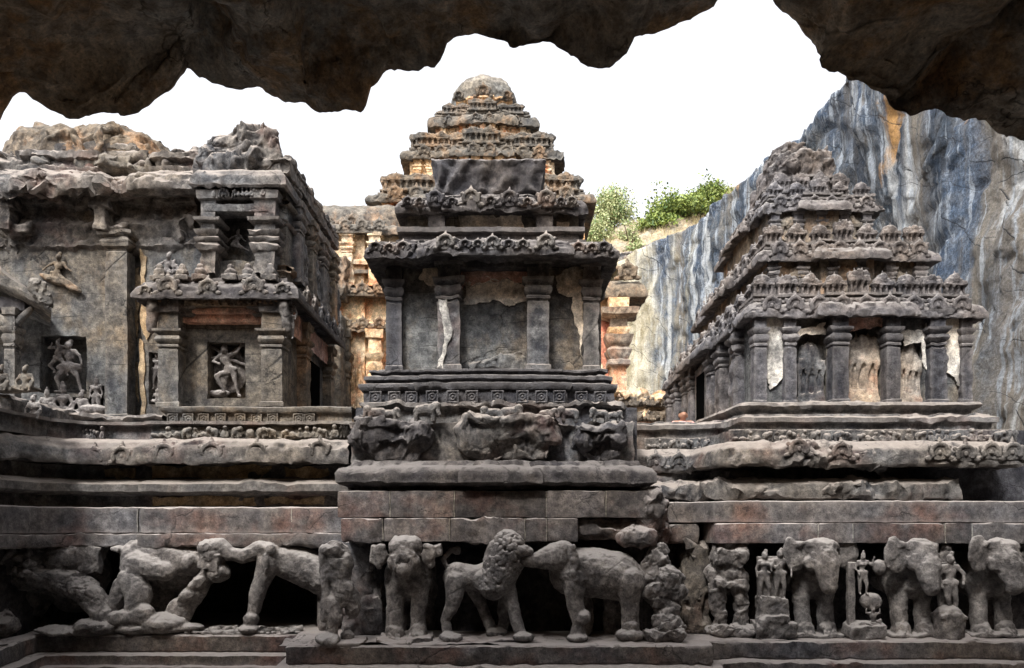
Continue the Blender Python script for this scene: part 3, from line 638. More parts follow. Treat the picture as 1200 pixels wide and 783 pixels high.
for i, (p, y) in enumerate(((768, 551), (795, 551), (820, 548), (935, 536), (985, 540), (1100, 540), (1130, 542), (1160, 540), (1185, 540))):
    Y = 15.5 if p < 830 else 13.98
    put('kudu_arch', KUDU[i % 3], M_STONE, PL, X_(p, Y), Y-.02, Z_(y, Y), .42, .3, .40)
# shattered cornice pieces
for i, (p, y, r) in enumerate(((962, 530, .26), (1015, 532, .34), (1030, 538, .25), (985, 572, .16))):
    x, _, z = W(p, y, 13.95); rr = random.Random(i)
    fused('broken_rock', [bx((x+rr.uniform(-.1, .1), 14.2+rr.uniform(0, .12), z+rr.uniform(-.05, .05)), (r*1.5, .3, r*.8), (rr.uniform(-.5, .5), rr.uniform(-.6, .6), rr.uniform(-.5, .5))) for k in range(4)], .03, M_STONE, PL, 1, .03, 4, .05, i*2.)
frieze(PL, X_(855, 14.7), X_(1188, 14.7), 14.62, 1.57, .26, M_STONE)
frieze(PL, X_(757, 16), X_(835, 16), 16.05, 1.58, .25, M_STONE)
m = MB(); m.add(*sweep([(2.5, 16.2), (X_(826, 16.2), 16.2), (X_(858, 14.8), 14.8), (X_(1188, 14.8), 14.8), (X_(1188, 14.8), 17)], [(-.8, 1.56), (-.03, 1.56), (-.03, 1.83), (-.9, 1.84)], .06)); m.build('frieze_backing', M_STONE, PL, .012, 3, .02, 14.)
m = MB(); m.add(*sweep([(X_(742, 16.4), 16.4), (X_(838, 16.4), 16.3), (X_(868, 15.3), 15.2), (X_(1168, 15.2), 15.2), (X_(1168, 15.2), 25)], [(-.8, 1.84), (-.08, 1.84), (-.06, 2.0), (.03, 2.03), (.03, 2.12), (-.08, 2.16), (-.1, 2.2), (-1.5, 2.21)], .05)); m.build('platform_moulding', M_STONE, PL, .012, 3, .035, 15.)
m = MB(); m.add(*sweep([(X_(872, 15.4)-.9, 25), (X_(872, 15.5), 15.5), (X_(1142, 15.5), 15.5), (X_(1142, 15.5), 25)], [(-.8, 2.22), (-.05, 2.22), (-.03, 2.3), (.06, 2.34), (.1, 2.40), (.06, 2.46), (-.1, 2.49), (-3, 2.5)], .05)); m.build('upper_roll', M_STONE, PL, .012, 3, .035, 16.)
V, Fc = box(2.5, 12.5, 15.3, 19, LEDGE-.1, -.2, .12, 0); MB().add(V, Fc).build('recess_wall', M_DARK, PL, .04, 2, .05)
V, Fc = box(X_(800, 14.7), X_(836, 14.7), 14.6, 16, LEDGE, -.3, .07, .08); MB().add(V, Fc).build('recess_pier', M_STONE, PL, .04, 2, .09)
V, Fc = box(4.4, 12.5, 14.9, 26, -.2, 1.83, .4, 0); MB().add(V, Fc).build('core_masonry', M_DARK, PL)
V, Fc = box(2.4, 12.5, 16.6, 34, -.2, 1.60, .4, 0); MB().add(V, Fc).build('core_masonry', M_DARK, PL)
V, Fc = box(-4.5, 3, 17.5, 34, -3, 1.95, .4, 0); MB().add(V, Fc).build('core_masonry', M_DARK, PL)
V, Fc = box(-18, -3.2, 18.3, 34, -3.2, -.1, .4, 0); MB().add(V, Fc).build('core_masonry', M_DARK, PL)

# ------------------------------------------------------------------ central shrine
CS = thing('central_shrine', 'dark two-storey shrine in the centre with four pilasters and peeling cream plaster', 'shrine', (-.35, 15.2, 3.0))
YW = 15.2
m = MB()
V, Fc = wall(X_(452, YW), X_(704, YW), 2.98, 5.35, YW, res=.07); m.add(V, Fc)
V, Fc = box(X_(452, YW), X_(704, YW), YW+.01, 19, 2.98, 5.6, .3, 0); m.add(V, Fc); m.build('wall', M_WALL, CS, .016, 2, .02, 3.)
for i, (p, w, y) in enumerate(((463, .30, YW-.02), (527, .42, YW-.10), (630, .42, YW-.10), (692, .30, YW-.02))):
    m = MB(); m.add(*pil(X_(p, y), y, 3.0, 5.2, w)); m.build('pilaster', M_STONE if i else M_DARK, CS, .008, 4, .025, i*3.)
V, Fc = box(X_(546, 15.1), X_(616, 15.1), 15.05, 15.3, 2.98, 3.04, .05, .01)
# jagged hole at the foot of the middle wall panel
fused('rock_scar', [bx((X_(585, YW), YW, 3.30), (1.0, .12, .06), (0, -.22, 0)), bx((X_(606, YW), YW, 3.18), (.7, .14, .3), (0, .1, .1)), bx((X_(572, YW), YW, 3.12), (.8, .12, .2), (0, -.1, .1))], .03, M_WALL, CS, 1, .03, 4, .05, 5.)
for k, (mat, pts) in enumerate(((M_REDP, [(536, 311), (628, 308), (628, 330), (622, 338), (590, 328), (556, 332), (540, 340)]), (M_PLAS, [(544, 334), (560, 329), (592, 327), (619, 336), (621, 354), (590, 357), (560, 352), (543, 354)]),
        (M_PLAS, [(654, 322), (668, 310), (684, 309), (683, 340), (684, 425), (681, 400), (673, 375), (670, 350), (655, 346)]), (M_PLAS, [(495, 317), (506, 300), (514, 318), (519, 340), (500, 338), (492, 331)]), )):
    m = MB(); m.add(*ragged(pts, YW-.02, seed=k*3., sub=18, amp=.10)); m.build('plaster_patch', mat, CS, .004, 6, sharp=30)
m = MB(); m.add(*ragged([(515, 352), (523, 348), (524, 430), (517, 428)], YW-.03, seed=2., amp=.03)); m.build('plaster_patch', M_PLAS, CS)
m = MB(); m.add(*ragged([(517, 352), (526, 350), (530, 372), (526, 398), (521, 428), (516, 430), (518, 395)], YW-.33, seed=2., amp=.07, sub=14)); m.build('plaster_patch', M_PLAS, CS)
V, Fc = box(X_(524, 15.1), X_(634, 15.1), 14.9, 15.3, 5.0, 5.14, .05, .02); m = MB().add(V, Fc); m.build('lintel', M_DARK, CS, .01, 3, .02)
ep = stepped(456, 697, 515, 645, 14.85, .18, 19)
m = MB(); m.add(*sweep(ep, kap(5.08, .36, .42), .03)); m.build('eave', M_DARK, CS, .016, 3, .05, 3., carve=.05)
m = MB(); m.add(*sweep([(X_(475, 15.2), 19), (X_(475, 15.2), 15.0), (X_(676, 15.2), 15.0), (X_(676, 15.2), 19)], [(-.9, 5.4), (.12, 5.42), (.14, 5.52), (.02, 5.55), (.02, 5.66), (.12, 5.68), (.12, 5.77), (-.1, 5.8), (-1.2, 5.82)], .05)); m.build('roof_mouldings', M_DARK, CS, .014, 3, .04, 1.)
for i, (p, s) in enumerate(((440, .34), (456, .3), (472, .36), (490, .3), (503, .28), (522, .46), (545, .3), (560, .3), (577, .4), (596, .3), (613, .3), (640, .46), (662, .3), (678, .34), (694, .3), (708, .36))):
    y = 14.22 if 512 < p < 650 else 14.42; put('kudu_arch', KUDU[i % 3], M_STONE if i % 3 else M_DARK, CS, X_(p, y), y+.06, 5.10, s*.82, .45, s*.76)
V, Fc = box(X_(474, 15.3), X_(678, 15.3), 15.35, 19, 5.75, 6.5, .07, .03); m = MB().add(V, Fc); m.build('upper_wall', M_WALL, CS, .014, 3, .02)
for p in (512, 638): 
    x = X_(p, 15.2); V, Fc = box(x-.17, x+.17, 15.1, 15.5, 5.78, 6.12, .05, .03); m = MB().add(V, Fc); V, Fc = box(x-.24, x+.24, 15.05, 15.5, 6.1, 6.16, .05, .02); m.add(V, Fc); m.build('pedestal', M_DARK, CS, .008, 4)
m = MB(); m.add(*ragged([(537, 252), (570, 250), (612, 252), (616, 270), (590, 272), (560, 268), (538, 272)], 15.34, seed=9.)); m.build('plaster_patch', M_PLAS, CS)
m = MB(); m.add(*ragged([(650, 262), (668, 260), (668, 274), (652, 272)], 15.34, seed=4.)); m.build('plaster_patch', M_PLAS, CS)
ep = stepped(480, 671, 535, 618, 15.25, .12, 19)
m = MB(); m.add(*sweep(ep, kap(6.16, .30, .26), .03)); m.build('upper_eave', M_DARK, CS, .014, 3, .05, 8., carve=.05)
for i, (p, s) in enumerate(((510, .46), (552, .5), (597, .46), (640, .48), (478, .28), (492, .25), (530, .25), (618, .25), (657, .25), (670, .28), (575, .3))): put('kudu_arch', KUDU[i % 3], M_STONE if i % 2 else M_DARK, CS, X_(p, 14.9), 14.92, 6.17, s*.8, .45, s*.8)
# carved crowning block, flared at the top
m = MB(); q = [(X_(513, 15.1), 15.2), (X_(632, 15.1), 15.2), (X_(632, 15.1), 17.6), (X_(513, 15.1), 17.6)]
V, Fc = sweep(q, [(-.1, 6.42), (.04, 6.44), (.08, 6.5), (0, 6.55), (.04, 6.7), (.1, 7.0), (.14, 7.17), (.1, 7.2), (-1.0, 7.22)], .035, closed=True); m.add(V, Fc)
V = m.arr(); fr = (V[:, 1] < 15.3) & (V[:, 2] > 6.56) & (V[:, 2] < 7.15)
sw = np.sin(12*V[:, 0]+5*vn(V*2.5)[:, 0]+7*np.abs(V[:, 2]-6.85)); m.V = [V+np.stack([0*sw, np.where(fr, -.05*sw-.07*np.abs(vn(V*5)[:, 1]), 0), 0*sw], -1)]
m.build('carved_crown_block', M_DARK, CS, .014, 4, .02, 6., sharp=50, carve=.035)

# ------------------------------------------------------------------ right shrine (stepped pyramid roof)
RS = thing('right_shrine', 'purple grey shrine with stepped pyramid roof at the right in front of the streaked cliff', 'shrine', (7.4, 16, 2.5))
fx0, fx1 = 5.12, 9.55
def rplan(x0, x1, y0, y1, d=.14, a=.33, b=.67):
    w = x1-x0; l = y1-y0
    return [(x0, y0), (x0+w*a, y0), (x0+w*a, y0-d), (x0+w*b, y0-d), (x0+w*b, y0), (x1, y0), (x1, y1), (x0, y1), (x0, y0+l*b), (x0-d, y0+l*b), (x0-d, y0+l*a), (x0, y0+l*a)]
body = rplan(fx0, fx1, 16.15, 24.6, .1)
m = MB()
holes = [(X_(p0, 16.1), X_(p1, 16.1), 2.52, z1, .22) for p0, p1, z1 in ((932, 971, 4.1), (992, 1035, 4.35), (1052, 1084, 4.1))]
V, Fc = wall(fx0, fx1, 2.5, 4.7, 16.15, holes, .08); m.add(V, Fc)
V, Fc = box(fx0, fx1, 16.5, 24.6, 2.4, 4.75, .15, 0); m.add(V, Fc)
A, B = np.meshgrid(np.arange(16.15, 24.6, .1), np.arange(2.5, 4.75, .1), indexing='ij'); m.add(np.stack([0*A+fx0, A, B], -1).reshape(-1, 3), gridf(*A.shape))
m.build('wall', M_WALL, RS, .016, 2, .03, 2.)
for i, (p, w) in enumerate(((889, .26), (924, .25), (981.5, .33), (1043.5, .28), (1095, .35), (1130, .22))):
    y = 16.03 if i in (2, 3) else 16.10; m = MB(); m.add(*pil(X_(p, y), y, 2.5, 4.45, w)); m.build('pilaster', M_DARK if i in (2, 3, 4) else M_PURP, RS, .01, 4, .03, i*2.)
for i, y in enumerate((17.1, 18.3, 19.2, 21.2, 22.0, 23.2, 24.3)):
    m = MB(); m.add(*pil(fx0-.06, y, 2.5, 4.45, .34)); m.build('pilaster', M_PURP, RS, .012, 4, .04, i*2.)
for i, (p, zc_, s) in enumerate(((951, 2.55, .6), (1013, 2.55, .7), (1068, 2.55, .5))):
    put('wall_shrine_relief', AED[i], (M_STONE, M_TAN, M_TAN)[i], RS, X_(p, 16.2), 16.32, zc_, s, .45, (1.25, 1.45, 1.25)[i])
for k, (mat, pts) in enumerate(((M_PLAS, [(895, 368), (918, 368), (918, 400), (918, 440), (910, 448), (903, 456), (897, 440)]), (M_PLAS, [(1104, 374), (1117, 372), (1128, 376), (1128, 442), (1124, 455), (1118, 445), (1110, 438), (1104, 444)]),
        (M_REDP, [(990, 368), (1034, 366), (1036, 384), (1012, 382), (991, 386)]), (M_PLAS, [(927, 384), (966, 382), (966, 396), (944, 393), (928, 399)]), (M_PLAS, [(1054, 386), (1084, 384), (1080, 398), (1060, 404)]), (M_PLAS, [(1084, 372), (1087, 380), (1087, 440), (1084, 420)]))):
    m = MB(); m.add(*ragged(pts, 16.11, seed=k*2., sub=18, amp=.09)); m.build('plaster_patch', mat, RS)
# side door
m = MB(); V, Fc = box(fx0-.16, fx0+.1, 19.5, 20.9, 2.5, 4.2, .08, .02); m.add(V, Fc); m.build('door_frame', M_STONE, RS, .01, 3, .02)
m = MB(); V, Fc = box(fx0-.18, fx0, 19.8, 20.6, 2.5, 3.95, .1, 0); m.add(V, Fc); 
mk = bpy.data.materials.new('doorway_shade'); mk.use_nodes = True; mk.node_tree.nodes['Principled BSDF'].inputs['Base Color'].default_value = (.003, .003, .003, 1); mk.node_tree.nodes['Principled BSDF'].inputs['Specular IOR Level'].default_value = 0; mk.node_tree.nodes['Principled BSDF'].inputs['Roughness'].default_value = 1  # flat black colour standing in for the shade inside door openings
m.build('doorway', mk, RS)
CX, CY = 7.42, 20.2
tiers = [  # front y, x0, x1, wall z0, wall z1, eave z, eave h, eave out
    (16.15, fx0, fx1, None, None, 4.34, .34, .30),
    (17.25, 5.72, 9.25, 4.75, 5.95, 5.90, .28, .27),
    (18.3, 6.12, 8.55, 6.3, 7.4, 7.44, .24, .22)]
for i, (y0, x0, x1, a, b, ez, eh, eo) in enumerate(tiers):
    y1 = 2*CY-y0+.1; mt = M_PURP
    if a:
        m = MB(); m.add(*sweep(rplan(x0, x1, y0, y1, .1), [(0, a-.2), (0, b+.1)], .08, closed=True)); m.build('tier_wall', M_WARM, RS, .014, 2.5, .02, i*2.)
    m = MB(); m.add(*sweep(rplan(x0, x1, y0, y1, .16), kap(ez, eh, eo, lip=.04)[:-1]+[(-.35, ez+eh), (-.35, ez+eh+.02)], .04, closed=True)); m.build('eave', mt, RS, .018, 3, .06, i*3., carve=.06)
    if a:
        for k in range(6 if i == 1 else 5):
            xx = x0+.12+k*(x1-x0-.24)/(5 if i == 1 else 4); m = MB(); m.add(*pil(xx, y0-.02, a, b+.02, .2, .05)); m.build('tier_pilaster', mt, RS, .01, 4, .03, k*2.)
        for k in range(3): put('wall_shrine_relief', AED[k % 3], M_WARM, RS, x0+(x1-x0)*(.2+.3*k), y0-.02, a+.45, .5, .4, .55)
    # two mouldings above the eave carrying the parapet of little shrines
    z = ez+eh-.04
    m = MB(); m.add(*sweep(rplan(x0, x1, y0, y1, .14), [(-.02, z-.02), (.07, z+.03), (.07, z+.08), (-.06, z+.09), (-.06, z+.14), (.05, z+.15), (.05, z+.2), (-.3, z+.22), (-1.0, z+.26)], .05, closed=True)); m.build('tier_mouldings', mt, RS, .015, 3, .04, i*4.)
    nk = (9, 8, 6)[i]; r = (.42, .40, .32)[i]
    for k in range(nk):
        x = x0+(k+.5)*(x1-x0)/nk; put('kudu_arch', KUDU[k % 3], mt, RS, x, y0-eo*.8, ez+.03, r, .35, r*1.05)
    na = (9, 7, 5)[i]; s = (.44, .42, .36)[i]
    for k in range(na):
        x = x0+.18+k*(x1-x0-.36)/(na-1); big = 1.25 if k in (na//2, ) or (na % 2 == 0 and k == na//2-1) else 1
        put('mini_shrine', AED[(k+i) % 3], mt, RS, x, y0+.12, z+.12, s*1.0, 1.1*s, s*big*1.15)
    ns = (9, 8, 6)[i]
    for k in range(ns):
        y = y0+.5+k*(y1-y0-.8)/ns
        put('mini_shrine', AED[(k+1) % 3], mt, RS, x0+.1, y, z+.12, s*1.2, s*1.1, s, rz=R(-90)); put('kudu_arch', KUDU[k % 3], mt, RS, x0-eo*.8, y+.3, ez+.03, r, .35, r, rz=R(-90))
# top drum and dome
V, Fc = sweep(rplan(6.5, 8.15, 18.9, 21.3, .08), [(0, 7.9), (0, 8.05), (.1, 8.08), (.1, 8.16), (-.12, 8.2), (-.12, 8.5), (.02, 8.52), (.02, 8.58), (-.4, 8.6)], .05, closed=True); MB().add(V, Fc).build('neck', M_PURP, RS, .02, 3, .04)
for k in range(4): put('mini_shrine', AED[k % 3], M_PURP, RS, 6.6+k*.48, 18.85, 8.1, .42, .35, .5)
P = [bx((7.25, 20.0, 8.8), (1.35, 2.0, .5)), bx((7.2, 19.9, 9.1), (1.15, 1.6, .45), (0, -.06, .05)), bx((7.05, 19.7, 9.35), (.8, 1.2, .3), (.1, .12, .1)), bx((7.62, 19.3, 9.05), (.4, .5, .5), (0, .2, .2)), ell((6.8, 19.1, 8.9), (.3, .3, .3)), bx((7.25, 19.05, 8.85), (.7, .25, .5))]
for i in range(10):
    a, b = i*math.pi/9, (i+1)*math.pi/9; P.append(cap_((7.2+.36*math.cos(a), 18.95, 8.75+.4*math.sin(a)), (7.2+.36*math.cos(b), 18.95, 8.75+.4*math.sin(b)), .08, .08))
fused('broken_dome', P, .032, M_PURP, RS, 1, .05, 3.5, .08, 5.)
# ------------------------------------------------------------------ left hall
LH = thing('pillared_hall', 'ruined left hall wall with tall pilaster, relief niches and a shattered cornice', 'hall', (-9, 17, 2))
YL = 17.0
nh = (X_(47, YL), X_(101, YL), Z_(461, YL), Z_(394, YL), .42); nh2 = (X_(48, YL), X_(121, YL), Z_(496, YL), Z_(463, YL)-.04, .38); nh3 = (X_(174, YL), X_(196, YL), Z_(474, YL), Z_(413, YL), .35)
nh4 = (X_(101, YL)+.05, X_(121, YL), Z_(462, YL)-.05, Z_(452, YL), .36)
m = MB(); V, Fc = wall(-16, X_(150, YL), 1.9, 7.4, YL, (nh, nh2, nh4), .07); m.add(V, Fc)
V, Fc = wall(X_(165, YL), -6.2, 1.9, 7.6, YL, (nh3,), .07); m.add(V, Fc)
V, Fc = wall(X_(149, YL)-.05, X_(166, YL)+.05, 1.9, 7.4, YL+.28, (), .08); m.add(V, Fc)
V, Fc = box(-16, -6.4, YL+.5, 20, 1.9, 8.0, .3, 0); m.add(V, Fc)
m.build('wall', M_WALL, LH, .018, 1.6, .025, 3.)
m = MB(); V, Fc = box(X_(148, 16.8), X_(151, 16.8), 16.86, 17.3, 1.95, 6.2, .08, .02); 
m = MB(); x = X_(135.5, 16.7); q = [(x-.235, 16.72), (x+.235, 16.72), (x+.235, 17.1), (x-.235, 17.1)]; m.add(*sweep(q, [(.03, 2.25), (.03, 2.4), (0, 2.42), (0, 5.95), (-.03, 5.97), (-.03, 6.02), (.05, 6.06), (.09, 6.16), (.04, 6.24), (.12, 6.28), (.12, 6.34), (-.2, 6.4)], .05, closed=True)); 
m.build('pilaster', M_WALL, LH, .012, 3, .05, 2.)
for k, pts in enumerate(([(153, 318), (163, 312), (163, 360), (160, 398), (155, 380), (151, 340)], [(154, 420), (163, 425), (162, 470), (156, 452)], [(163, 290), (171, 300), (170, 360), (184, 340), (186, 372), (172, 398), (166, 380)], [(164, 395), (170, 400), (169, 500), (165, 502)])):
    m = MB(); m.add(*ragged(pts, (YL+.25 if k < 2 else YL-.015), seed=k*3., sub=14, amp=.06)); m.build('plaster_patch', M_OCHR, LH)
# rough overhanging band, frieze beam and corbels under the cornice
m = MB(); m.add(*sweep([(-16, 17.0), (X_(232, YL), 17.0)], [(-.3, 6.0), (-.02, 6.02), (.1, 6.15), (.06, 6.35), (.16, 6.6), (.1, 6.72), (.06, 6.78), (.06, 7.0), (.2, 7.05), (.2, 7.22), (-.3, 7.25)], .05)); m.build('rough_band', M_STONE, LH, .04, 1.6, .13, 4., carve=.05)
m = MB(); cpth = [(-16, 16.9), (X_(20, 16.8), 16.9), (X_(22, 16.7), 16.7), (X_(112, 16.7), 16.7), (X_(128, 16.9), 16.95), (X_(172, 17), 17), (X_(178, 16.8), 16.75), (X_(240, 16.8), 16.8)]
m.add(*sweep(cpth, [(-.8, 7.2), (-.1, 7.2), (.45, 7.02), (.58, 7.08), (.6, 7.2), (.5, 7.42), (.2, 7.62), (.02, 7.7), (.05, 7.8), (-.1, 7.84), (-.12, 7.98), (.0, 8.02), (.0, 8.14), (-.3, 8.22), (-1.6, 8.25)], .045)); m.build('broken_cornice', M_STONE, LH, .04, 1.8, .15, 9., carve=.06)
for p in (6, 118): 
    x = X_(p, 16.6)
    fused('corbel', [bx((x, 16.75, 6.98), (.45, .5, .3)), bx((x, 16.75, 6.6), (.26, .45, .5)), cap_((x+.1, 16.8, 6.35), (x+.4, 16.8, 6.55), .14, .1), bx((x+.25, 16.8, 6.42), (.4, .3, .14))], .03, M_STONE, LH, 1, .02, 5, .03, p*1.)
# roof ruin: rubble courses and a broken barrel roof
rr = random.Random(4)
def rubble(name, px0, px1, py0, py1, Y, n, s, mat, parent, vox=.045, dep=.6, seed=1):
    rr = random.Random(seed); P = []
    for i in range(n):
        a = (i+.5)/n; p = px0+(px1-px0)*a+rr.uniform(-8, 8); x, _, z1 = W(p, py0+rr.uniform(-4, 9), Y); z0 = Z_(py1, Y)
        w = (px1-px0)*Y/F/n*rr.uniform(1.1, 1.9)
        P.append(bx((x, Y+dep*.5+rr.uniform(-.1, .2), (z1+z0)/2), (w, dep, z1-z0), (rr.uniform(-.12, .12), rr.uniform(-.15, .15), rr.uniform(-.4, .4))))
        P.append(ell((x+rr.uniform(-.2, .2), Y+rr.uniform(0, .3), z1-.12), (w*.4, .3, .2*s)))
    return fused(name, P, vox, mat, parent, 2, .05, 2.2, .10, seed*3.1)
rubble('rubble_course', -120, 40, 186, 212, 16.9, 6, 1, M_STONE, LH, seed=3); rubble('rubble_course', 150, 250, 180, 208, 17.1, 7, .9, M_STONE, LH, seed=5)
rubble('rubble_course', 20, 170, 186, 206, 16.8, 7, .6, M_WALL, LH, seed=9)
for k, (a, b, y1, y0, Y) in enumerate(((15, 172, 176, 190, 16.9), (60, 160, 166, 177, 17.0))):
    V, Fc = box(X_(a, Y), X_(b, Y), Y, Y+1.5, Z_(y0, Y), Z_(y1, Y), .06, .05, k); m = MB().add(V, Fc); m.build('roof_slab', M_STONE, LH, .03, 2, .07, k*3.)
x0, _, z0 = W(28, 170, 17.2); x1, _, z1 = W(150, 136, 17.2)
P = [cap_((x0+.2, 18.0, z0-.25), (x1-.25, 18.0, z0-.3), .98, .95, n=20), bx(((x0+x1)/2, 18.1, z0-.4), (x1-x0, 1.6, .7)), bx((x0+.1, 17.6, z0+.35), (.5, .5, .25), (0, .4, 0)), ell(((x0+x1)/2-.15, 17.15, z0-.2), (.36, .14, .3))]
for i in range(10):
    a, b = i*math.pi/9, (i+1)*math.pi/9; xc = (x0+x1)/2-.15; P.append(cap_((xc+.42*math.cos(a), 17.05, z0-.25+.42*math.sin(a)), (xc+.42*math.cos(b), 17.05, z0-.25+.42*math.sin(b)), .08, .08))
    P.append(cap_((x1-.35+.1*math.cos(a), 17.35+.5*math.cos(a), z0-.3+.75*math.sin(a)), (x1-.3+.1*math.cos(b), 17.35+.5*math.cos(b), z0-.3+.75*math.sin(b)), .09, .09))
fused('broken_barrel_roof', P, .04, M_WARM, LH, 2, .05, 1.8, .09, 2.)

# ------------------------------------------------------------------ corner tower of the hall with its porch
PT = thing('corner_porch', 'projecting two-storey corner porch with eave, bracketed pilasters and a dancer niche beside the hall', 'porch', (X_(260, 15.6), 15.7, 2.38))
xa, xb = X_(192, 15.9), X_(335, 15.9)
nich = (X_(243, 15.9), X_(287, 15.9), Z_(467, 15.9), Z_(401, 15.9), .45)
m = MB(); V, Fc = wall(xa, xb, 2.36, 4.7, 15.9, (nich,), .06); m.add(V, Fc)
V, Fc = box(xa, xb, 16.4, 20, 2.3, 4.9, .2, 0); m.add(V, Fc)
A, B = np.meshgrid(np.arange(15.9, 20.01, .08), np.arange(2.3, 4.9, .08), indexing='ij'); m.add(np.stack([0*A+xb, A, B], -1).reshape(-1, 3), gridf(*A.shape))
m.add(np.stack([0*A+xa, A, B], -1).reshape(-1, 3), gridf(*A.shape)); m.build('wall', M_WALL, PT, .012, 2, .015)
for i, p in enumerate((202, 322)):
    m = MB(); m.add(*pil(X_(p, 15.7), 15.7, 2.38, 4.3, .42 if i else .40, br=False)); m.build('pilaster', M_WALL, PT, .008, 4, .02, i*4.)
    x = X_(p, 15.7); s = 1 if i == 0 else -1
    fused('bracket', [bx((x, 15.65, 4.42), (.46, .46, .28)), cap_((x-.1*s, 15.65, 4.36), (x+.42*s, 15.7, 4.32), .13, .07), bx((x+.3*s, 15.68, 4.44), (.5, .36, .12)), cap_((x-.32*s, 15.5, 3.95), (x-.28*s, 15.4, 4.4), .1, .12)], .028, M_STONE, PT, 1, .01, 5, .02, i*1.)
for y in (16.9, 19.2): m = MB(); m.add(*pil(xb+.02, y, 2.38, 4.4, .36)); m.build('pilaster', M_WARM, PT, .01, 4, .03, y)
m = MB(); V, Fc = box(xb-.05, xb+.03, 17.4, 18.6, 2.4, 3.8, .1, 0); m.add(V, Fc); m.build('doorway', mk, PT)  # black slab on the wall as the painted shade of the opening
m = MB(); V, Fc = box(X_(200, 15.75), X_(325, 15.75), 15.62, 15.95, 4.3, 4.42, .05, .01); m.add(V, Fc); V, Fc = box(X_(200, 15.75), X_(325, 15.75), 15.72, 15.95, 4.14, 4.31, .05, .01); m.add(V, Fc); m.build('lintel', M_REDP, PT, .008, 4, .02)
m = MB(); V, Fc = box(X_(186, 15.6), X_(338, 15.6), 15.5, 16, 4.42, 4.66, .06, .02); m.add(V, Fc); m.build('architrave', M_WARM, PT, .01, 4, .02)
frieze(PT, X_(186, 15.6), X_(338, 15.6), 15.46, 4.42, .22, M_WARM)
ep = [(X_(178, 15.5), 17), (X_(178, 15.5), 15.5), (X_(338, 15.5), 15.5), (X_(338, 15.5)-.02, 19.6)]
m = MB(); m.add(*sweep(ep, [(-.5, 4.6), (.05, 4.6), (.24, 4.48), (.27, 4.5), (.27, 4.58), (.22, 4.72), (.1, 4.86), (-.05, 4.92), (-.06, 5.0), (-.5, 5.02)], .04)); m.build('eave', M_DARK, PT, .010, 3, .03, 6., carve=.03)
m = MB(); A, B = np.meshgrid(np.arange(16, 19.5, .08), np.arange(3.95, 4.5, .07), indexing='ij'); m.add(np.stack([0*A+xb+.12, A, B], -1).reshape(-1, 3), gridf(*A.shape)); m.build('red_painted_beam', M_REDP, PT, .01, 3, .02)
for i, (p, s) in enumerate(((172, .24), (198, .46), (245, .4), (298, .46), (332, .3))): put('kudu_arch', KUDU[i % 3], M_STONE, PT, X_(p, 15.3), 15.26, 4.56, s, .3, s*.95)
for i in range(6): put('kudu_arch', KUDU[i % 3], M_STONE, PT, X_(338, 15.5)+.22, 16.1+i*.6, 4.56, .4, .3, .42, rz=R(90))
for i, p in enumerate((188, 215, 236, 272, 292, 318)):
    fused('roof_finial', [bx((0, 0, .05), (.3, .25, .1)), ell((0, 0, .16), (.12, .12, .1)), ell((0, 0, .27), (.07, .07, .08))], .02, M_STONE, PT, 1, .01, 8, .015, i*1., M=PINV[PT.name]@Matrix.Translation((X_(p, 15.5), 15.45, 4.9)))
# upper storey
xu0, xu1 = X_(236, 16.3), X_(335, 16.3)
m = MB(); un = (X_(253, 16.3), X_(304, 16.3), Z_(306, 16.3), Z_(242, 16.3), .5)
V, Fc = wall(xu0, xu1, 4.9, 7.3, 16.3, (un,), .06); m.add(V, Fc); V, Fc = box(xu0, xu1-.01, 16.85, 20.8, 4.9, 7.3, .2, 0); m.add(V, Fc)
A, B = np.meshgrid(np.arange(16.3, 20.8, .08), np.arange(2.3, 7.3, .08), indexing='ij'); m.add(np.stack([0*A+xu1, A, B], -1).reshape(-1, 3), gridf(*A.shape)); m.build('upper_wall', M_WALL, PT, .016, 2, .03, 5.)
for i, p in enumerate((246, 312)):
    x = X_(p, 16.1); w = .30 if i == 0 else .44
    m = MB(); q = [(x-w/2, 16.0), (x+w/2, 16.0), (x+w/2, 16.4), (x-w/2, 16.4)]
    pr = [(0, 5.25), (0, 5.7), (.05, 5.72), (.09, 5.8), (.03, 5.86), (.1, 5.9), (.12, 5.95), (.02, 6.0), (.09, 6.05), (.12, 6.12), (.0, 6.16), (-.02, 6.3), (.1, 6.32), (.12, 6.38), (0, 6.4), (0, 6.75), (.06, 6.78), (.08, 6.95), (-.1, 6.95)]
    m.add(*sweep(q, pr, .045, closed=True)); m.build('pilaster', M_STONE, PT, .012, 4, .04, i*3.)
m = MB(); V, Fc = box(X_(240, 16.1), X_(320, 16.1), 15.98, 16.4, 6.52, 6.68, .05, .02); m.add(V, Fc); m.build('lintel', M_STONE, PT, .01, 4, .02)
frieze(PT, X_(248, 16), X_(312, 16), 15.95, 6.80, .25, M_STONE)
ep = [(X_(240, 16.1), 17.6), (X_(240, 16.1), 16.05), (X_(326, 16.05), 16.05), (X_(326, 16.05), 20.8)]
m = MB(); m.add(*sweep(ep, [(-.5, 7.08), (.05, 7.06), (.18, 6.98), (.22, 7.02), (.2, 7.2), (.1, 7.36), (-.02, 7.42), (-.5, 7.45)], .04)); m.build('upper_eave', M_STONE, PT, .016, 3, .05, 7.)
for k, y in enumerate((17.0, 18.1, 19.2, 20.3)):
    m = MB(); m.add(*pil(xu1-.02, y, 5.3, 7.1, .34)); m.build('side_pilaster', M_WARM if k % 2 else M_STONE, PT, .012, 4, .04, k*2.)
    put('wall_shrine_relief', AED[k % 3], M_STONE, PT, xu1, y+.55, 5.5, .5, .4, .9, rz=R(90))
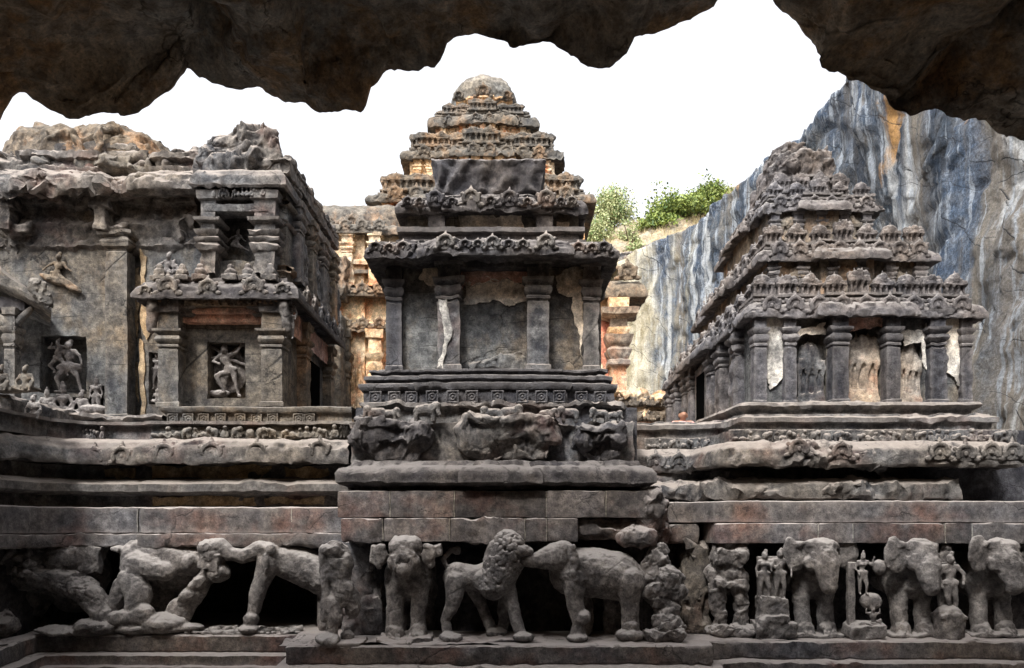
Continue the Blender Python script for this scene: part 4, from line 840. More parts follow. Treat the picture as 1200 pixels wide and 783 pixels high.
# receding cornice layers on the side and the broken pinnacle
for k, (z, h, o) in enumerate(((7.42, .28, .1), (6.75, .12, .12), (6.35, .10, .08), (5.35, .12, .12))):
    m = MB(); m.add(*sweep([(xu1, 16.2), (xu1, 20.8)], [(-.3, z), (o-.04, z), (o, z+.05), (o, z+h-.05), (o-.08, z+h), (-.3, z+h)], .05)); m.build('side_moulding', M_WARM if k in (1, 3) else M_STONE, PT, .02, 3, .05, k*3.)
for i in range(6): put('mini_shrine', AED[i % 3], M_STONE, PT, xu1, 16.6+i*.75, 7.4, .7, .5, .5, rz=R(90))
rubble('broken_pinnacle', 236, 322, 178, 206, 16.2, 5, 1, M_STONE, PT, .04, .9, 11)
P = []
for (p, y, w, h, r) in ((250, 188, 30, 26, .2), (268, 180, 32, 40, -.1), (300, 180, 42, 50, .1), (292, 163, 22, 36, -.25), (308, 172, 26, 40, .2), (282, 160, 10, 20, -.5), (318, 192, 14, 40, 0), (262, 166, 20, 16, 0)):
    x, _, z = W(p, y, 16.4); P.append(bx((x, 16.6, z), (w*.0182, .7, h*.0182), (.1, r, r*2)))
P.append(ell(W(262, 166, 16.4), (.22, .25, .16)))
x, _, z = W(283, 151, 16.4); P.append(cap_((x+.12, 16.5, z-.4), (x-.02, 16.5, z), .14, .03))
fused('broken_pinnacle', P, .03, M_STONE, PT, 1, .05, 2.6, .09, 4.)

# ------------------------------------------------------------------ near canopy on the far left
CN = thing('canopy_pavilion', 'sloping curved stone canopy jutting in at the far left edge on a thin post', 'pavilion', (-8.9, 14, 2.3))
A = []
for t_ in np.linspace(0, 1, 70):
    xb_ = -13+(X_(60, 15.7)+13)*t_; zb = np.interp(xb_, [X_(-110, 15.7), X_(0, 15.7), X_(60, 15.7)], [5.35, 4.88, 4.36]); zt = np.interp(xb_, [X_(-110, 15.7), X_(0, 15.7), X_(60, 15.7)], [6.2, 5.4, 4.55])
    A.append([(xb_-dy*.62, 15.7+dy, zb+(zt-zb)*f_) for dy, f_ in ((1.3, -.05), (.9, -.05), (.1, -.03), (0, .08), (-.02, .3), (.03, .62), (.2, .85), (.6, 1.0), (1.3, 1.05))])
A = np.array(A); V = A.reshape(-1, 3)
m = MB().add(V, gridf(*A.shape[:2])); m.add(A[-1], [list(range(len(A[-1])))]); m.build('canopy', M_WALL, CN, .016, 2.5, .03, 3.)
fused('carved_tip', [ell(W(52, 348, 15.7), (.16, .1, .24), (0, -.5, 0)), ell(W(43, 338, 15.68), (.13, .1, .2)), ell(W(58, 358, 15.7), (.08, .08, .1)), ell(W(40, 330, 15.72), (.1, .1, .1)), ell(W(53, 338, 15.7), (.06, .08, .12))], .02, M_WALL, CN, 1, .03, 6, .03)
m = MB(); m.add(*pil(X_(15, 16), 16, 2.3, 4.5, .22)); m.build('post', M_WALL, CN, .01, 3, .03)
m = MB(); V, Fc = box(-12.5, X_(34, 16.1), 15.95, 16.2, 4.45, 4.75, .08, .03); m.add(V, Fc); m.build('beam', M_DARK, CN, .012, 3, .03)
fused('post_bracket', [cap_((X_(15, 16), 16, 4.1), (X_(36, 16), 16, 4.5), .1, .06), cap_((X_(15, 16), 16, 4.1), (X_(-18, 16), 16, 4.5), .12, .08)], .03, M_WALL, CN, 2, .01, 4)
V, Fc = box(-13, X_(26, 14.3), 13.9, 17, 2.0, 2.38, .07, .04); MB().add(V, Fc).build('floor_slab', M_STONE, CN, .02, 2, .06)

M_TOWER = rock('weathered_tower_crust', (.032, .031, .030), (.07, .065, .059), (.17, .148, .122), dust=.25, dustc=(.24, .22, .19), streak=.4, edge=.3, extra=(.32, .20, .11), extra_amt=.35)
# ------------------------------------------------------------------ great stepped tower behind the central shrine
TW = thing('temple_tower', 'tall stepped temple tower with cream and orange plaster and grey domed top in the centre', 'tower', (X_(567, 34), 38, 2))
tx = lambda p: X_(p, 34)
def tplan(hw, Y0, d=.3, cx=None, dep=None):
    c = X_(564, 34) if cx is None else cx; D = 2*(39-Y0); x0, x1 = c-hw, c+hw; w = 2*hw; y1 = Y0+D
    return [(x0, Y0), (x0+.22*w, Y0), (x0+.22*w, Y0-d*.5), (x0+.34*w, Y0-d*.5), (x0+.34*w, Y0-d), (x0+.66*w, Y0-d), (x0+.66*w, Y0-d*.5), (x0+.78*w, Y0-d*.5), (x0+.78*w, Y0), (x1, Y0), (x1, y1), (x0, y1)]
# (half width of wall, front y, wall z0, z1, eave z, eave h, eave out, parapet scale)
TT = [(4.55, 33.9, 8.0, 14.3, 14.12, .42, .5, 1.15), (3.3, 34.9, 14.5, 16.8, 16.5, .5, .42, .95), (2.22, 35.9, 16.9, 18.8, 18.5, .55, .4, .7)]
for i, (hw, y0, z0, z1, ez, eh, eo, ps) in enumerate(TT):
    m = MB(); m.add(*sweep(tplan(hw, y0), [(0, z0), (0, z1)], .15, closed=True)); m.build('tier_wall', M_LIT, TW, .03, 1.5, .04, i*3.)
    m = MB(); m.add(*sweep(tplan(hw, y0), kap(ez, eh, eo)[:-1]+[(-.5, ez+eh), (-1.2, ez+eh+.05)], .10, closed=True)); m.build('eave', M_TOWER, TW, .04, 1.8, .09, i*2., carve=.10)
    m = MB(); z = ez+eh; m.add(*sweep(tplan(hw-.1, y0+.1), [(0, z-.05), (.12, z+.03), (.12, z+.1), (-.1, z+.12), (-.1, z+.2), (.06, z+.22), (.06, z+.28), (-1., z+.32)], .1, closed=True)); m.build('tier_mouldings', M_TOWER, TW, .03, 1.8, .06, i*4.)
    na = (9, 8, 6)[i]; c = X_(564, 34)
    for k in range(na):
        a = -1+2*(k+.5)/na; x = c+a*(hw-.35); mid = abs(a) < .36
        put('mini_shrine', AED[(k+i) % 3], M_TOWER, TW, x, y0-(.3 if mid else .0)+.0, z+.1, ps*1.0, ps*.8, ps*(.8 if mid else .7))
        put('kudu_arch', KUDU[k % 3], M_TOWER, TW, x, y0-eo-(.25 if mid else 0)+.05, ez+.05, .62*ps, .5, .6*ps)
    zb = max(z0, ez-1.5)
    np_ = (14, 12, 9)[i]
    for k in range(np_):
        a = -1+2*(k+.5)/np_; x = c+a*(hw-.12); d_ = .35 if abs(a) < .32 else (.18 if abs(a) < .56 else 0)
        m = MB(); m.add(*pil(x, y0-d_-.02, zb, ez+.02, .32*ps, .09)); m.build('pilaster', M_LIT, TW, .015, 3, .05, k*2.)
for i, (hw, y0, z, s) in enumerate(((4.15, 34.1, 14.5, .95), (3.05, 35.05, 16.95, .85))):      # barrel-roofed shrines standing behind each parapet
    for k in range(7):
        a = -1+2*k/6; x = X_(564, 34)+a*(hw-.3); put('mini_shrine', AED[1 if k % 2 == 0 else 0], M_TOWER, TW, x, y0-(.25 if abs(a) < .4 else 0), z, s*1.25, s, s*(1.05 if k in (0, 3, 6) else .8))
m = MB(); m.add(*sweep(tplan(1.30, 36.9, .2, X_(567, 37)), [(0, 18.9), (0, 19.3), (.12, 19.35), (.12, 19.5), (-.15, 19.55), (-.15, 20.35), (.05, 20.42), (.05, 20.5), (-.5, 20.52)], .09, closed=True)); m.build('neck', M_LIT, TW, .03, 2, .05)
for k in range(5): put('mini_shrine', AED[k % 3], M_TOWER, TW, X_(564, 36)-1.8+k*.9, 36.2, 18.98, .8, .6, .5)
cx = X_(567, 37.8); zb = 20.42
M_DOME = rock('pale_dome_stone', (.08, .08, .078), (.17, .168, .158), (.27, .265, .245), dust=.3, streak=.8, edge=.2, crack=.4)
zz = np.linspace(0, 1, 46); th = np.linspace(0, math.tau, 160, endpoint=False)
rp_ = np.interp(zz, [0, .06, .12, .35, .55, .72, .86, .96, 1.], [1.40, 1.62, 1.52, 1.60, 1.52, 1.28, .92, .45, .0]); A, B = np.meshgrid(rp_, th, indexing='ij')
rb_ = A*(1+.07*np.abs(np.cos(4*B))**.6-.05); m = MB().add(np.stack([cx+rb_*np.cos(B), 38.3+rb_*np.sin(B), (zb-.1+1.85*zz)[:, None]+0*B], -1).reshape(-1, 3), gridf(46, 160, True)); m.build('dome', M_DOME, TW, .035, 2, .04, 2., sharp=0)
for s, x, z in ((.75, 0, zb-.05), (.5, -1.15, zb-.15), (.5, 1.15, zb-.15)): put('kudu_arch', KUDU[0], M_TOWER, TW, cx+x, 36.7, z, s, .8, s)

# ------------------------------------------------------------------ gate turret seen between the hall and the shrine
GT = thing('barrel_roof_turret', 'sunlit cream turret with barrel roof between the hall and the central shrine', 'turret', (X_(400, 24), 24.5, 2))
tx0, tx1 = X_(362, 24), X_(447, 24)
pl_ = [(tx0, 24), (tx0+.5, 24), (tx0+.5, 23.85), (tx1-.5, 23.85), (tx1-.5, 24), (tx1+1.0, 24), (tx1+1.0, 28), (tx0, 28)]
m = MB(); m.add(*sweep(pl_, [(0, 1.5), (0, 9.2)], .12, closed=True)); m.build('wall', M_LIT, GT, .02, 2, .03)
for k, (z, h, o, mt) in enumerate(((9.0, .32, .32, M_WARM), (7.05, .35, .35, M_WARM), (6.0, .3, .25, M_WARM), (8.1, .15, .12, M_LIT), (7.8, .12, .16, M_WARM))):
    m = MB(); m.add(*sweep(pl_, kap(z, h, o, back=-.3), .07, closed=True)); m.build('eave', mt, GT, .02, 3, .06, k*2.)
    if o > .2:
        for j in range(5): put('kudu_arch', KUDU[j % 3], M_WARM, GT, tx0+.2+j*.52, 23.85-o, z+.02, .4, .3, .4)
for p in (372, 408, 440):
    m = MB(); m.add(*pil(X_(p, 23.8), 23.8, 7.35, 9.0, .34, .07)); m.build('pilaster', M_LIT, GT, .02, 3, .05, p)
for p, w in ((372, .4), (402, .42), (440, .4)):
    m = MB(); m.add(*pil(X_(p, 23.7), 23.75, 2.0, 6.0, w, .07)); m.build('pilaster', M_WARM if p == 402 else M_LIT, GT, .02, 3, .05, p)
P = [cap_((tx0+.15, 24.9, 9.55), (tx1+.2, 24.9, 9.55), .72, .72, n=20), bx(((tx0+tx1)/2+.1, 24.9, 9.3), (tx1-tx0+.2, 1.3, .5))]
fused('barrel_roof', P, .05, M_WARM, GT, 2, .03, 2, .04, 1.)
for p in (378, 412): put('kudu_arch', KUDU[1], M_WARM, GT, X_(p, 24.1), 24.2, 9.25, .55, .5, .6)
for p, z, s in ((420, 4.2, 1), (420, 3.0, .9), (388, 7.45, .6)):
    put('wall_relief', FRZ[int(p+z) % 3], M_LIT, GT, X_(p, 23.9)-.3, 23.9-.1, z, .32, 1., 2.8*s)
m = MB(); m.add(*ragged([(352, 262), (372, 300), (374, 380), (392, 392), (396, 340), (380, 318), (362, 258)], 23, th=.3)); 
rubble('broken_rock', 338, 372, 290, 400, 22.9, 3, 1, M_STONE, GT, .06, 1.2, 21); rubble('broken_rock', 376, 402, 300, 350, 23.4, 2, 1, M_WARM, GT, .05, .7, 23)
V, Fc = box(X_(340, 23), X_(400, 23), 22.9, 24, 1.9, 6.4, .1, .04); MB().add(V, Fc).build('side_wall', M_WALL, GT, .03, 2, .05)

# ------------------------------------------------------------------ far painted pillar right of the central shrine
FP = thing('painted_porch', 'sunlit far porch corner with red plaster and a banded pillar right of the central shrine', 'porch', (X_(722, 26), 26, 2))
V, Fc = box(X_(660, 26.3), X_(716, 26.3), 26.3, 30, 2, 8.0, .1, .02); MB().add(V, Fc).build('wall', M_LIT, FP, .02, 2, .03)
m = MB(); m.add(*ragged([(696, 368), (713, 360), (716, 400), (713, 455), (706, 430), (697, 400)], 26.28, seed=3.)); m.build('red_plaster', rock('salmon_plaster', (.42, .14, .09), (.5, .18, .12), (.5, .3, .2), dust=0, streak=.1, edge=0, bump=.3), FP)
m = MB(); m.add(*pil(X_(724, 26), 26, 2.3, 7.6, .50, .07)); m.build('pillar', M_LIT, FP, .015, 3, .02)
m = MB(); x = X_(724, 26); q = [(x-.28, 25.7), (x+.28, 25.7), (x+.28, 26.2), (x-.28, 26.2)]
m.add(*sweep(q, [(0, 5.3), (.1, 5.35), (.1, 5.5), (0, 5.55), (.08, 5.7), (.14, 5.85), (.02, 5.95), (.12, 6.1), (.2, 6.35), (0, 6.4), (0, 6.9), (.3, 7.0), (.35, 7.2), (-.2, 7.25)], .06, closed=True)); m.build('banded_capital', M_TAN, FP, .015, 3, .02)
m = MB(); m.add(*sweep([(X_(690, 26), 26.2), (X_(742, 26), 26.2), (X_(742, 26), 29)], kap(7.7, .6, .45), .08)); m.build('eave', M_WARM, FP, .03, 2.5, .09)
put('kudu_arch', KUDU[0], M_WARM, FP, X_(735, 25.8), 25.8, 8.2, .7, .5, .7)
rubble('rubble_base', 715, 790, 458, 500, 25.5, 6, 1, M_LIT, FP, .06, 1.0, 31)
frieze(FP, X_(722, 25.4), X_(780, 25.4), 25.3, 3.9, .35, M_WARM); frieze(FP, X_(722, 25.4), X_(780, 25.4), 25.2, 3.4, .35, M_WARM)

M_MORT = rock('lime_mortar', (.15, .145, .13), (.27, .255, .23), (.36, .34, .31), dust=.2, streak=.3, edge=0)
for c, y, z0, z1 in MORTAR+[(X_(160, 14.8), 14.83, -.15, .32), (X_(341, 14.8), 14.83, -.15, .32), (X_(345, 14.7), 14.73, -.38, -.19)]:
    V, Fc = box(c-.009, c+.009, y-.006, y+.05, z0+.01, z1-.01, .03, 0); MB().add(V, Fc).build('mortar_joint', M_MORT, PL, .008, 6)
# ------------------------------------------------------------------ statues in the recess
def statue(name, label, cat, px, Y, z=LEDGE, group=None, rz=0):
    return thing(name, label, cat, (X_(px, Y), Y, z), group, rz, world_parts=False)
def sub(parent, name, prims, vox, mat=None, smooth=2, amp=.02, freq=4, chip=.0, seed=0.):
    o = link(name, fuse(prims, vox, smooth, amp, freq, chip, seed, name), mat or M_STAT); o.parent = parent; return o
def toes(x, y, z, r, n=4, dirx=0):
    out = []
    for i in range(n):
        a = (-.5+i/(n-1))*1.7; out.append(ell((x+r*.9*math.sin(a), y-r*.75*math.cos(a), z), (r*.26, r*.34, r*.36)))
    return out
def ele_front(H, hw, lean=0., leg=.21, snout=.5, ear=(1, 1), turn=0., seed=0, bumps=True):
    c, s = math.cos(turn), math.sin(turn)
    def hd(x, y, z): return (x*c-y*s, x*s+y*c, z*H)
    P = [ell((0, 1.0, H*.6), (.46, 1.1, .42)), ell((0, .45, H*.57), (.46, .5, .44)), ell((0, .3, H*.66), (.36, .4, .34))]
    for i, k in enumerate((-1, 1)):
        P += chain([(k*leg*1.1, .25, H*.52), (k*leg, .2, H*.3), (k*leg*1.02, .14, .1)], [.2, .145, .155], n=16)
        P += [cap_((k*leg, .1, .13), (k*leg, .12, .10), .18, .18), bx((k*leg, .1, .03), (.46, .46, .07), (0, 0, .1*k))]
        P += toes(k*leg, .05, .09, .16, 4)
        for yy in (1.3,): P += chain([(k*.26, yy, H*.5), (k*.25, yy, .1)], [.2, .17])
    P += [ell(hd(0, .05, .80), (hw, .33, .15*H), (0, 0, turn)), ell(hd(-.42*hw, -.03, .875), (hw*.58, .26, .17), (0, 0, turn)), ell(hd(.42*hw, -.03, .875), (hw*.58, .26, .17), (0, 0, turn)),
          ell(hd(0, -.02, .87), (hw*.7, .27, .2), (0, 0, turn))]
    P += chain([hd(0, -.1, .80), hd(.0, -.3, .68), hd(0, -.40, snout)], [hw*.82, hw*.62, hw*.42], n=16)
    for k in (-1, 1):
        P += [ell(hd(k*hw*.62, -.2, .72), (.11, .12, .14)), ell(hd(k*hw*.56, -.27, .79), (.07, .05, .05))]       # cheek, eye swelling
        e = ear[0] if k < 0 else ear[1]
        if e: P += [ell(hd(k*(hw+.13), -.12, .80), (.21*e, .07, .29*e), (0, k*.2, k*-.15+turn)), ell(hd(k*(hw+.14), -.14, .875), (.17*e, .06, .07), (0, k*.3, 0)), ell(hd(k*(hw+.17), -.1, .72), (.07, .06, .16*e), (0, k*.2, 0))]
    return P
s_ = statue('elephant_statue', 'frontal worn stone elephant with broken trunk and stubby ears, left of the lion', 'statue', 475, 13.85)
P = ele_front(1.93, .30, leg=.21, snout=.67, ear=(.62, .62)); P += [bx((-.52, .02, 1.55), (.24, .2, .34), (0, .1, 0)), bx((.56, .02, 1.62), (.2, .22, .2), (0, -.2, 0))]
sub(s_, 'body', P, .022, amp=.022, chip=.012, seed=1.)
sub(s_, 'trunk_stump', [ell((0, -.38, 1.42), (.14, .06, .17)), ell((-.06, -.41, 1.30), (.10, .05, .12))], .02, M_DARK, amp=.03)
sub(s_, 'base_block', [bx((0, .1, -.0), (.98, .8, .12)), bx((-.12, -.35, -.03), (.6, .3, .1))], .03, M_BLOCK, 1, .02, 4, .02)
GE = 'row of frontal elephants under the right shrine'
for px, lab, kw in ((958, 'frontal stone elephant with flat ears between the couple and the small dancer, right plinth', dict(ear=(1.15, 1.0), turn=.10)),
        (1073, 'frontal stone elephant with long blunt face between the small dancer and the standing figure', dict(ear=(1.2, .6), turn=.16)),
        (1168, 'frontal stone elephant at the far right edge beside the standing figure pedestal', dict(ear=(1.2, .7), turn=.2))):
    s_ = statue('elephant_statue', lab, 'statue', px, 14.22, group=GE)
    sub(s_, 'body', ele_front(1.92+.02*(px == 958), .37, leg=.22, snout=.50, seed=px, **kw),   .022, amp=.022, chip=.010, seed=px*.1)
# lion facing right, biting the trunk of the side-on elephant
s_ = statue('lion_statue', 'stone lion with curly mane biting the trunk of the side-on elephant', 'statue', 568, 13.75)
P = chain([(-.52, .32, 1.12), (-.2, .3, 1.10), (.15, .28, 1.12)], [.27, .25, .34], n=18)+[ell((-.5, .3, 1.16), (.24, .26, .24)), ell((.28, .22, 1.2), (.3, .32, .42))]
P += chain([(-.52, .14, 1.05), (-.60, .1, .62), (-.72, .12, .34), (-.66, .06, .1)], [.21, .13, .085, .09]); P += [ell((-.60, -.06, .07), (.21, .2, .09))]+toes(-.6, -.12, .07, .17)
P += chain([(.38, .1, 1.0), (.52, .04, .55), (.64, .02, .12)], [.17, .115, .10]); P += [ell((.68, -.08, .08), (.19, .19, .1))]+toes(.68, -.12, .08, .17)
P += chain([(-.28, .62, 1.0), (-.05, .66, .5), (.1, .62, .1)], [.17, .11, .1])+[ell((.2, .5, .07), (.2, .17, .08))]+toes(.2, .42, .07, .15)
P += chain([(.4, .55, 1.0), (.3, .6, .1)], [.14, .1])
P += [ell((.42, .08, 1.62), (.27, .27, .25)), ell((.70, -.04, 1.60), (.18, .18, .10)), ell((.62, -.20, 1.62), (.14, .1, .09)), ell((.72, -.14, 1.68), (.07, .06, .05)), ell((.6, .02, 1.42), (.13, .13, .06)), ell((.42, -.18, 1.70), (.05, .05, .045))]
P += chain([(.36, .1, 1.55), (.26, .07, 1.2), (.16, .06, .95)], [.36, .33, .25])
P += chain([(-.68, .32, 1.25), (-.78, .36, 1.45), (-.62, .36, 1.62), (-.52, .36, 1.6)], [.055, .045, .05, .08])
P += [ell((.02, .0, 1.05), (.24, .12, .2), (0, .4, 0))]
sub(s_, 'body', P, .02, amp=.016, chip=.008, seed=2.)
rr = random.Random(8); P = []
for i in range(430):
    u = rr.random(); a = rr.uniform(-2.7, .35)
    if u < .55:
        b = rr.uniform(-.4, 1.45); d_ = np.array([math.cos(a+.3)*math.cos(b)*.9, -abs(math.sin(a))*math.cos(b), math.sin(b)]); c_ = np.array([.38, .08, 1.60])+d_*np.array([.37, .36, .36])
        if c_[0] > .58 and c_[2] < 1.74: continue
    else:
        t_ = rr.random(); ax = np.array([.40, .1, 1.5])*(1-t_)+np.array([.16, .06, .92])*t_; r_ = .38-.10*t_; a = rr.uniform(-2.9, -.1); c_ = ax+np.array([math.cos(a)*r_, math.sin(a)*r_*.95, 0])
    P.append(ell(tuple(c_), (.038, .038, .046), n=7))
sub(s_, 'mane', P, .013, smooth=0, amp=.008, freq=9, seed=3.)
sub(s_, 'base_block', [bx((.15, .3, -.01), (1.9, .9, .06))], .03, M_BLOCK, 1, .02, 4, .02)
s_ = statue('elephant_statue', 'side-on stone elephant facing left with its trunk in the jaws of the lion', 'statue', 700, 13.72)
P = chain([(-.42, .42, 1.22), (0, .42, 1.20), (.40, .42, 1.12), (.60, .42, 1.04)], [.44, .47, .46, .38], n=20)+[ell((-.5, .38, 1.28), (.34, .4, .40)), ell((.55, .4, 1.05), (.3, .4, .40))]
P += [ell((-.70, .2, 1.50), (.30, .28, .27)), ell((-.60, .2, 1.62), (.22, .24, .18)), ell((-.78, .15, 1.52), (.22, .24, .2))]
P += chain([(-.82, .12, 1.48), (-1.02, .06, 1.45), (-1.30, .0, 1.43)], [.24, .17, .11]); P += chain([(-.72, .1, 1.34), (-.98, .06, 1.32)], [.12, .06])
P += chain([(-.42, .12, 1.12), (-.40, .1, .7), (-.36, .08, .48), (-.32, .06, .30), (-.34, .04, .1)], [.24, .165, .14, .12, .15], n=18)+[ell((-.25, .0, .43), (.15, .17, .13)), ell((-.34, .0, .06), (.2, .22, .08))]
P += chain([(.58, .18, 1.05), (.60, .14, .6), (.60, .14, .15)], [.29, .165, .15], n=18)+[ell((.58, .08, .10), (.27, .25, .12)), ell((.60, .06, .26), (.15, .15, .12))]
P += chain([(-.2, .72, 1.0), (-.15, .75, .1)], [.2, .15])+chain([(.4, .72, 1.0), (.35, .75, .1)], [.22, .15])
for i in range(6): P.append(ell((-.44+.03*(i % 2), -.10+.02*(i % 2), 1.66-.11*i), (.06, .07, .075)))
P += chain([(-.46, -.02, 1.66), (-.40, -.06, 1.4), (-.44, -.02, 1.12)], [.06, .085, .05]); P += chain([(.88, .4, 1.2), (.93, .4, .9)], [.05, .03]); P += [ell((-.82, -.06, 1.50), (.045, .03, .035))]
sub(s_, 'body', P, .022, amp=.018, chip=.010, seed=4.)
# fragments beside the central bay
s_ = statue('lion_statue', 'broken lion with upright foreleg and clawed paw at the central bay left corner', 'statue', 388, 13.5)
P = chain([(-.12, .1, 1.62), (-.10, .05, .9), (-.12, .0, .42)], [.11, .085, .09])+chain([(.0, .1, .75), (.08, .0, .4), (-.02, -.05, .12)], [.16, .14, .1])+[ell((-.02, -.18, .09), (.2, .22, .10))]+toes(-.02, -.22, .08, .19, 5)
P += [ell((.12, .15, 1.35), (.22, .25, .40)), ell((.05, .05, 1.62), (.2, .2, .18)), ell((.2, .1, .9), (.2, .2, .28)), ell((.33, .2, .7), (.14, .2, .3)), ell((.25, .2, .1), (.14, .15, .1))]
sub(s_, 'body', P, .022, amp=.03, freq=3.5, chip=.02, seed=5.)
sub(s_, 'base_block', [bx((.1, .05, -.02), (.95, .75, .1))], .03, M_BLOCK, 1, .02, 4, .02)
s_ = statue('broken_beast_statue', 'shapeless shattered rearing beast at the right corner of the central bay', 'statue', 778, 13.75)
P = [ell((-.1, .35, 1.25), (.30, .3, .42)), ell((.12, .1, 1.1), (.24, .28, .24)), ell((.2, .1, .92), (.24, .26, .16)), ell((-.08, .2, .85), (.3, .3, .2)), bx((.05, .1, .72), (.5, .3, .12), (.1, .2, 0)), ell((.1, .1, .58), (.22, .2, .1)),
     ell((.08, .05, .32), (.27, .3, .26)), ell((.2, -.05, .14), (.2, .3, .12)), ell((-.1, -.08, .1), (.25, .2, .1)), ell((0, .35, 1.6), (.16, .18, .14)), bx((-.05, .3, .5), (.2, .3, .9))]
sub(s_, 'body', P, .022, smooth=1, amp=.06, freq=3, chip=.05, seed=6.)
s_ = statue('elephant_statue', 'headless shattered elephant on two short legs left of the embracing couple', 'statue', 855, 14.15, group=GE)
P = chain([(-.2, .15, 1.1), (-.2, .1, .15)], [.17, .12])+chain([(.2, .15, 1.1), (.2, .1, .15)], [.17, .12])+[ell((0, .3, 1.15), (.36, .4, .3)), bx((-.02, .05, 1.45), (.55, .35, .3), (.1, .15, .1)), bx((.05, .1, 1.78), (.5, .3, .35), (.2, -.35, 0)), ell((.22, .05, 1.5), (.16, .2, .22)), ell((0, .9, 1.1), (.4, .8, .35)), bx((0, .05, .98), (.6, .3, .16)), ell((.2, 0, .08), (.22, .2, .12)), ell((-.2, 0, .1), (.2, .2, .1))]
sub(s_, 'body', P, .022, smooth=1, amp=.045, freq=3.5, chip=.035, seed=7.)
for k, (p, w, h_, Y, lab) in enumerate(((847, .62, .26, 14.1, 'larger fallen boulder lying before the headless elephant'), (874, .36, .2, 14.05, 'smaller fallen lump between the boulder and the couple pedestal'))):
    o = link('fallen_rock', fuse([ell((0, .1, h_*.4), (w*.5, .22, h_*.5)), bx((.05, .1, h_*.5), (w*.6, .3, h_*.5), (.2, .2, .3))], .02, 1, .035, 5, .03, k*4.)); o.data.materials.append(M_STAT); o.location = (X_(p, Y), Y, LEDGE)
    tag(o, lab, 'rock', 'fallen rocks on the ledge')

# left hollow: three wrecked beasts
s_ = statue('elephant_statue', 'broken stone elephant with one foreleg and raised trunk at the left plinth hollow', 'statue', 310, 14.66)
P = [ell((.02, .25, 1.58), (.30, .3, .27)), ell((-.1, .2, 1.62), (.22, .26, .2))]+chain([(.15, .35, 1.45), (.6, .38, 1.28), (1.1, .4, 1.05), (1.25, .4, .9)], [.34, .37, .40, .3], n=20)
P += chain([(-.16, .15, 1.60), (-.42, .05, 1.46), (-.66, .02, 1.52), (-.88, .0, 1.68), (-1.08, 0, 1.62)], [.20, .14, .13, .16, .2])
P += chain([(.05, .12, 1.35), (-.12, .08, .9), (-.22, .05, .42)], [.22, .155, .12], n=18)+[ell((-.25, 0, .26), (.15, .16, .14)), ell((-.30, -.05, .08), (.2, .18, .09)), ell((.05, -.1, 1.35), (.06, .08, .2)), ell((.14, -.06, 1.62), (.1, .08, .12))]
P += chain([(1.05, .45, .9), (1.0, .5, .1)], [.17, .12])
sub(s_, 'body', P, .024, amp=.018, chip=.006, seed=8.)
s_ = statue('lion_head_fragment', 'eroded lion head hanging from the raised trunk in the left plinth hollow', 'statue', 246, 14.6)
P = [ell((0, .1, 1.52), (.25, .26, .27)), bx((.0, .05, 1.38), (.4, .34, .3), (0, .1, 0)), ell((-.06, .0, 1.66), (.2, .2, .14)), ell((.1, .15, 1.15), (.24, .26, .2)), ell((-.3, .2, .95), (.2, .2, .14), (0, -.7, 0)), ell((-.5, .15, .68), (.24, .2, .12), (0, -.7, 0)), cap_((-.1, .3, 1.2), (-.75, .2, .25), .17, .2)]
sub(s_, 'body', P, .02, smooth=1, amp=.03, freq=4, chip=.025, seed=9.)
s_ = statue('crouching_beast_statue', 'smooth-backed stone beast with folded foreleg left of the raised trunk', 'statue', 172, 14.68)
P = chain([(-.28, .35, 1.48), (.2, .35, 1.44), (.80, .28, 1.36)], [.36, .37, .27], n=20)+[ell((.3, .8, 1.2), (.8, .5, .5)), ell((-.1, .9, .5), (.4, .5, .6))]+chain([(-.2, .1, 1.3), (.35, .05, 1.2)], [.3, .2])+[ell((-.36, .15, 1.2), (.2, .24, .5)), ell((.78, .1, 1.35), (.14, .2, .2)), ell((-.62, .2, 1.6), (.16, .14, .08))]
P += chain([(-.3, .05, 1.05), (-.15, -.02, .72), (-.2, -.05, .45)], [.27, .26, .2], n=18)+chain([(-.5, .1, .9), (-.72, .1, .45)], [.2, .15])+chain([(-.52, -.1, .3), (.02, -.12, .38)], [.17, .2])
P += [ell((.3, .05, .2), (.45, .4, .2)), ell((.1, .1, .1), (.9, .4, .12)), ell((.55, .1, .1), (.5, .3, .1)), ell((.5, .2, .4), (.2, .2, .3), (0, .4, 0))]
sub(s_, 'body', P, .024, amp=.02, chip=.008, seed=10.)
s_ = statue('broken_beast_statue', 'shattered maned beast and slab at the far left end of the plinth hollow', 'statue', 55, 14.6)
P = [ell((0, .9, 1.0), (.7, .5, .7)), ell((-.9, .7, .8), (.5, .5, .9)), ell((.18, .25, 1.5), (.38, .32, .32)), bx((.65, .3, 1.42), (.5, .3, .5), (0, .1, 0)), ell((-.4, .1, 1.45), (.36, .34, .30)), ell((-.15, .2, 1.72), (.28, .26, .12)), ell((-.75, -.1, 1.45), (.45, .3, .18)), ell((-.3, .2, 1.05), (.5, .4, .28)), ell((-.72, 0, 1.32), (.3, .3, .12))]
P += chain([(.2, .2, 1.02), (.65, .15, .82), (1.0, .05, .45), (1.12, 0, .25)], [.30, .26, .2, .18], n=18)+chain([(-.9, .0, 1.1), (-.95, -.1, .1)], [.25, .32])+[ell((-.85, -.2, .2), (.4, .4, .28)), ell((1.0, -.05, .14), (.4, .3, .15)), ell((.4, 0, .05), (.6, .3, .08))]
for i in range(60): P.append(ell((random.uniform(-.8, -.1), random.uniform(-.35, -.15), random.uniform(1.1, 1.7)), (.06, .06, .06), n=7))
sub(s_, 'body', P, .024, smooth=1, amp=.035, freq=3, chip=.04, seed=11.)
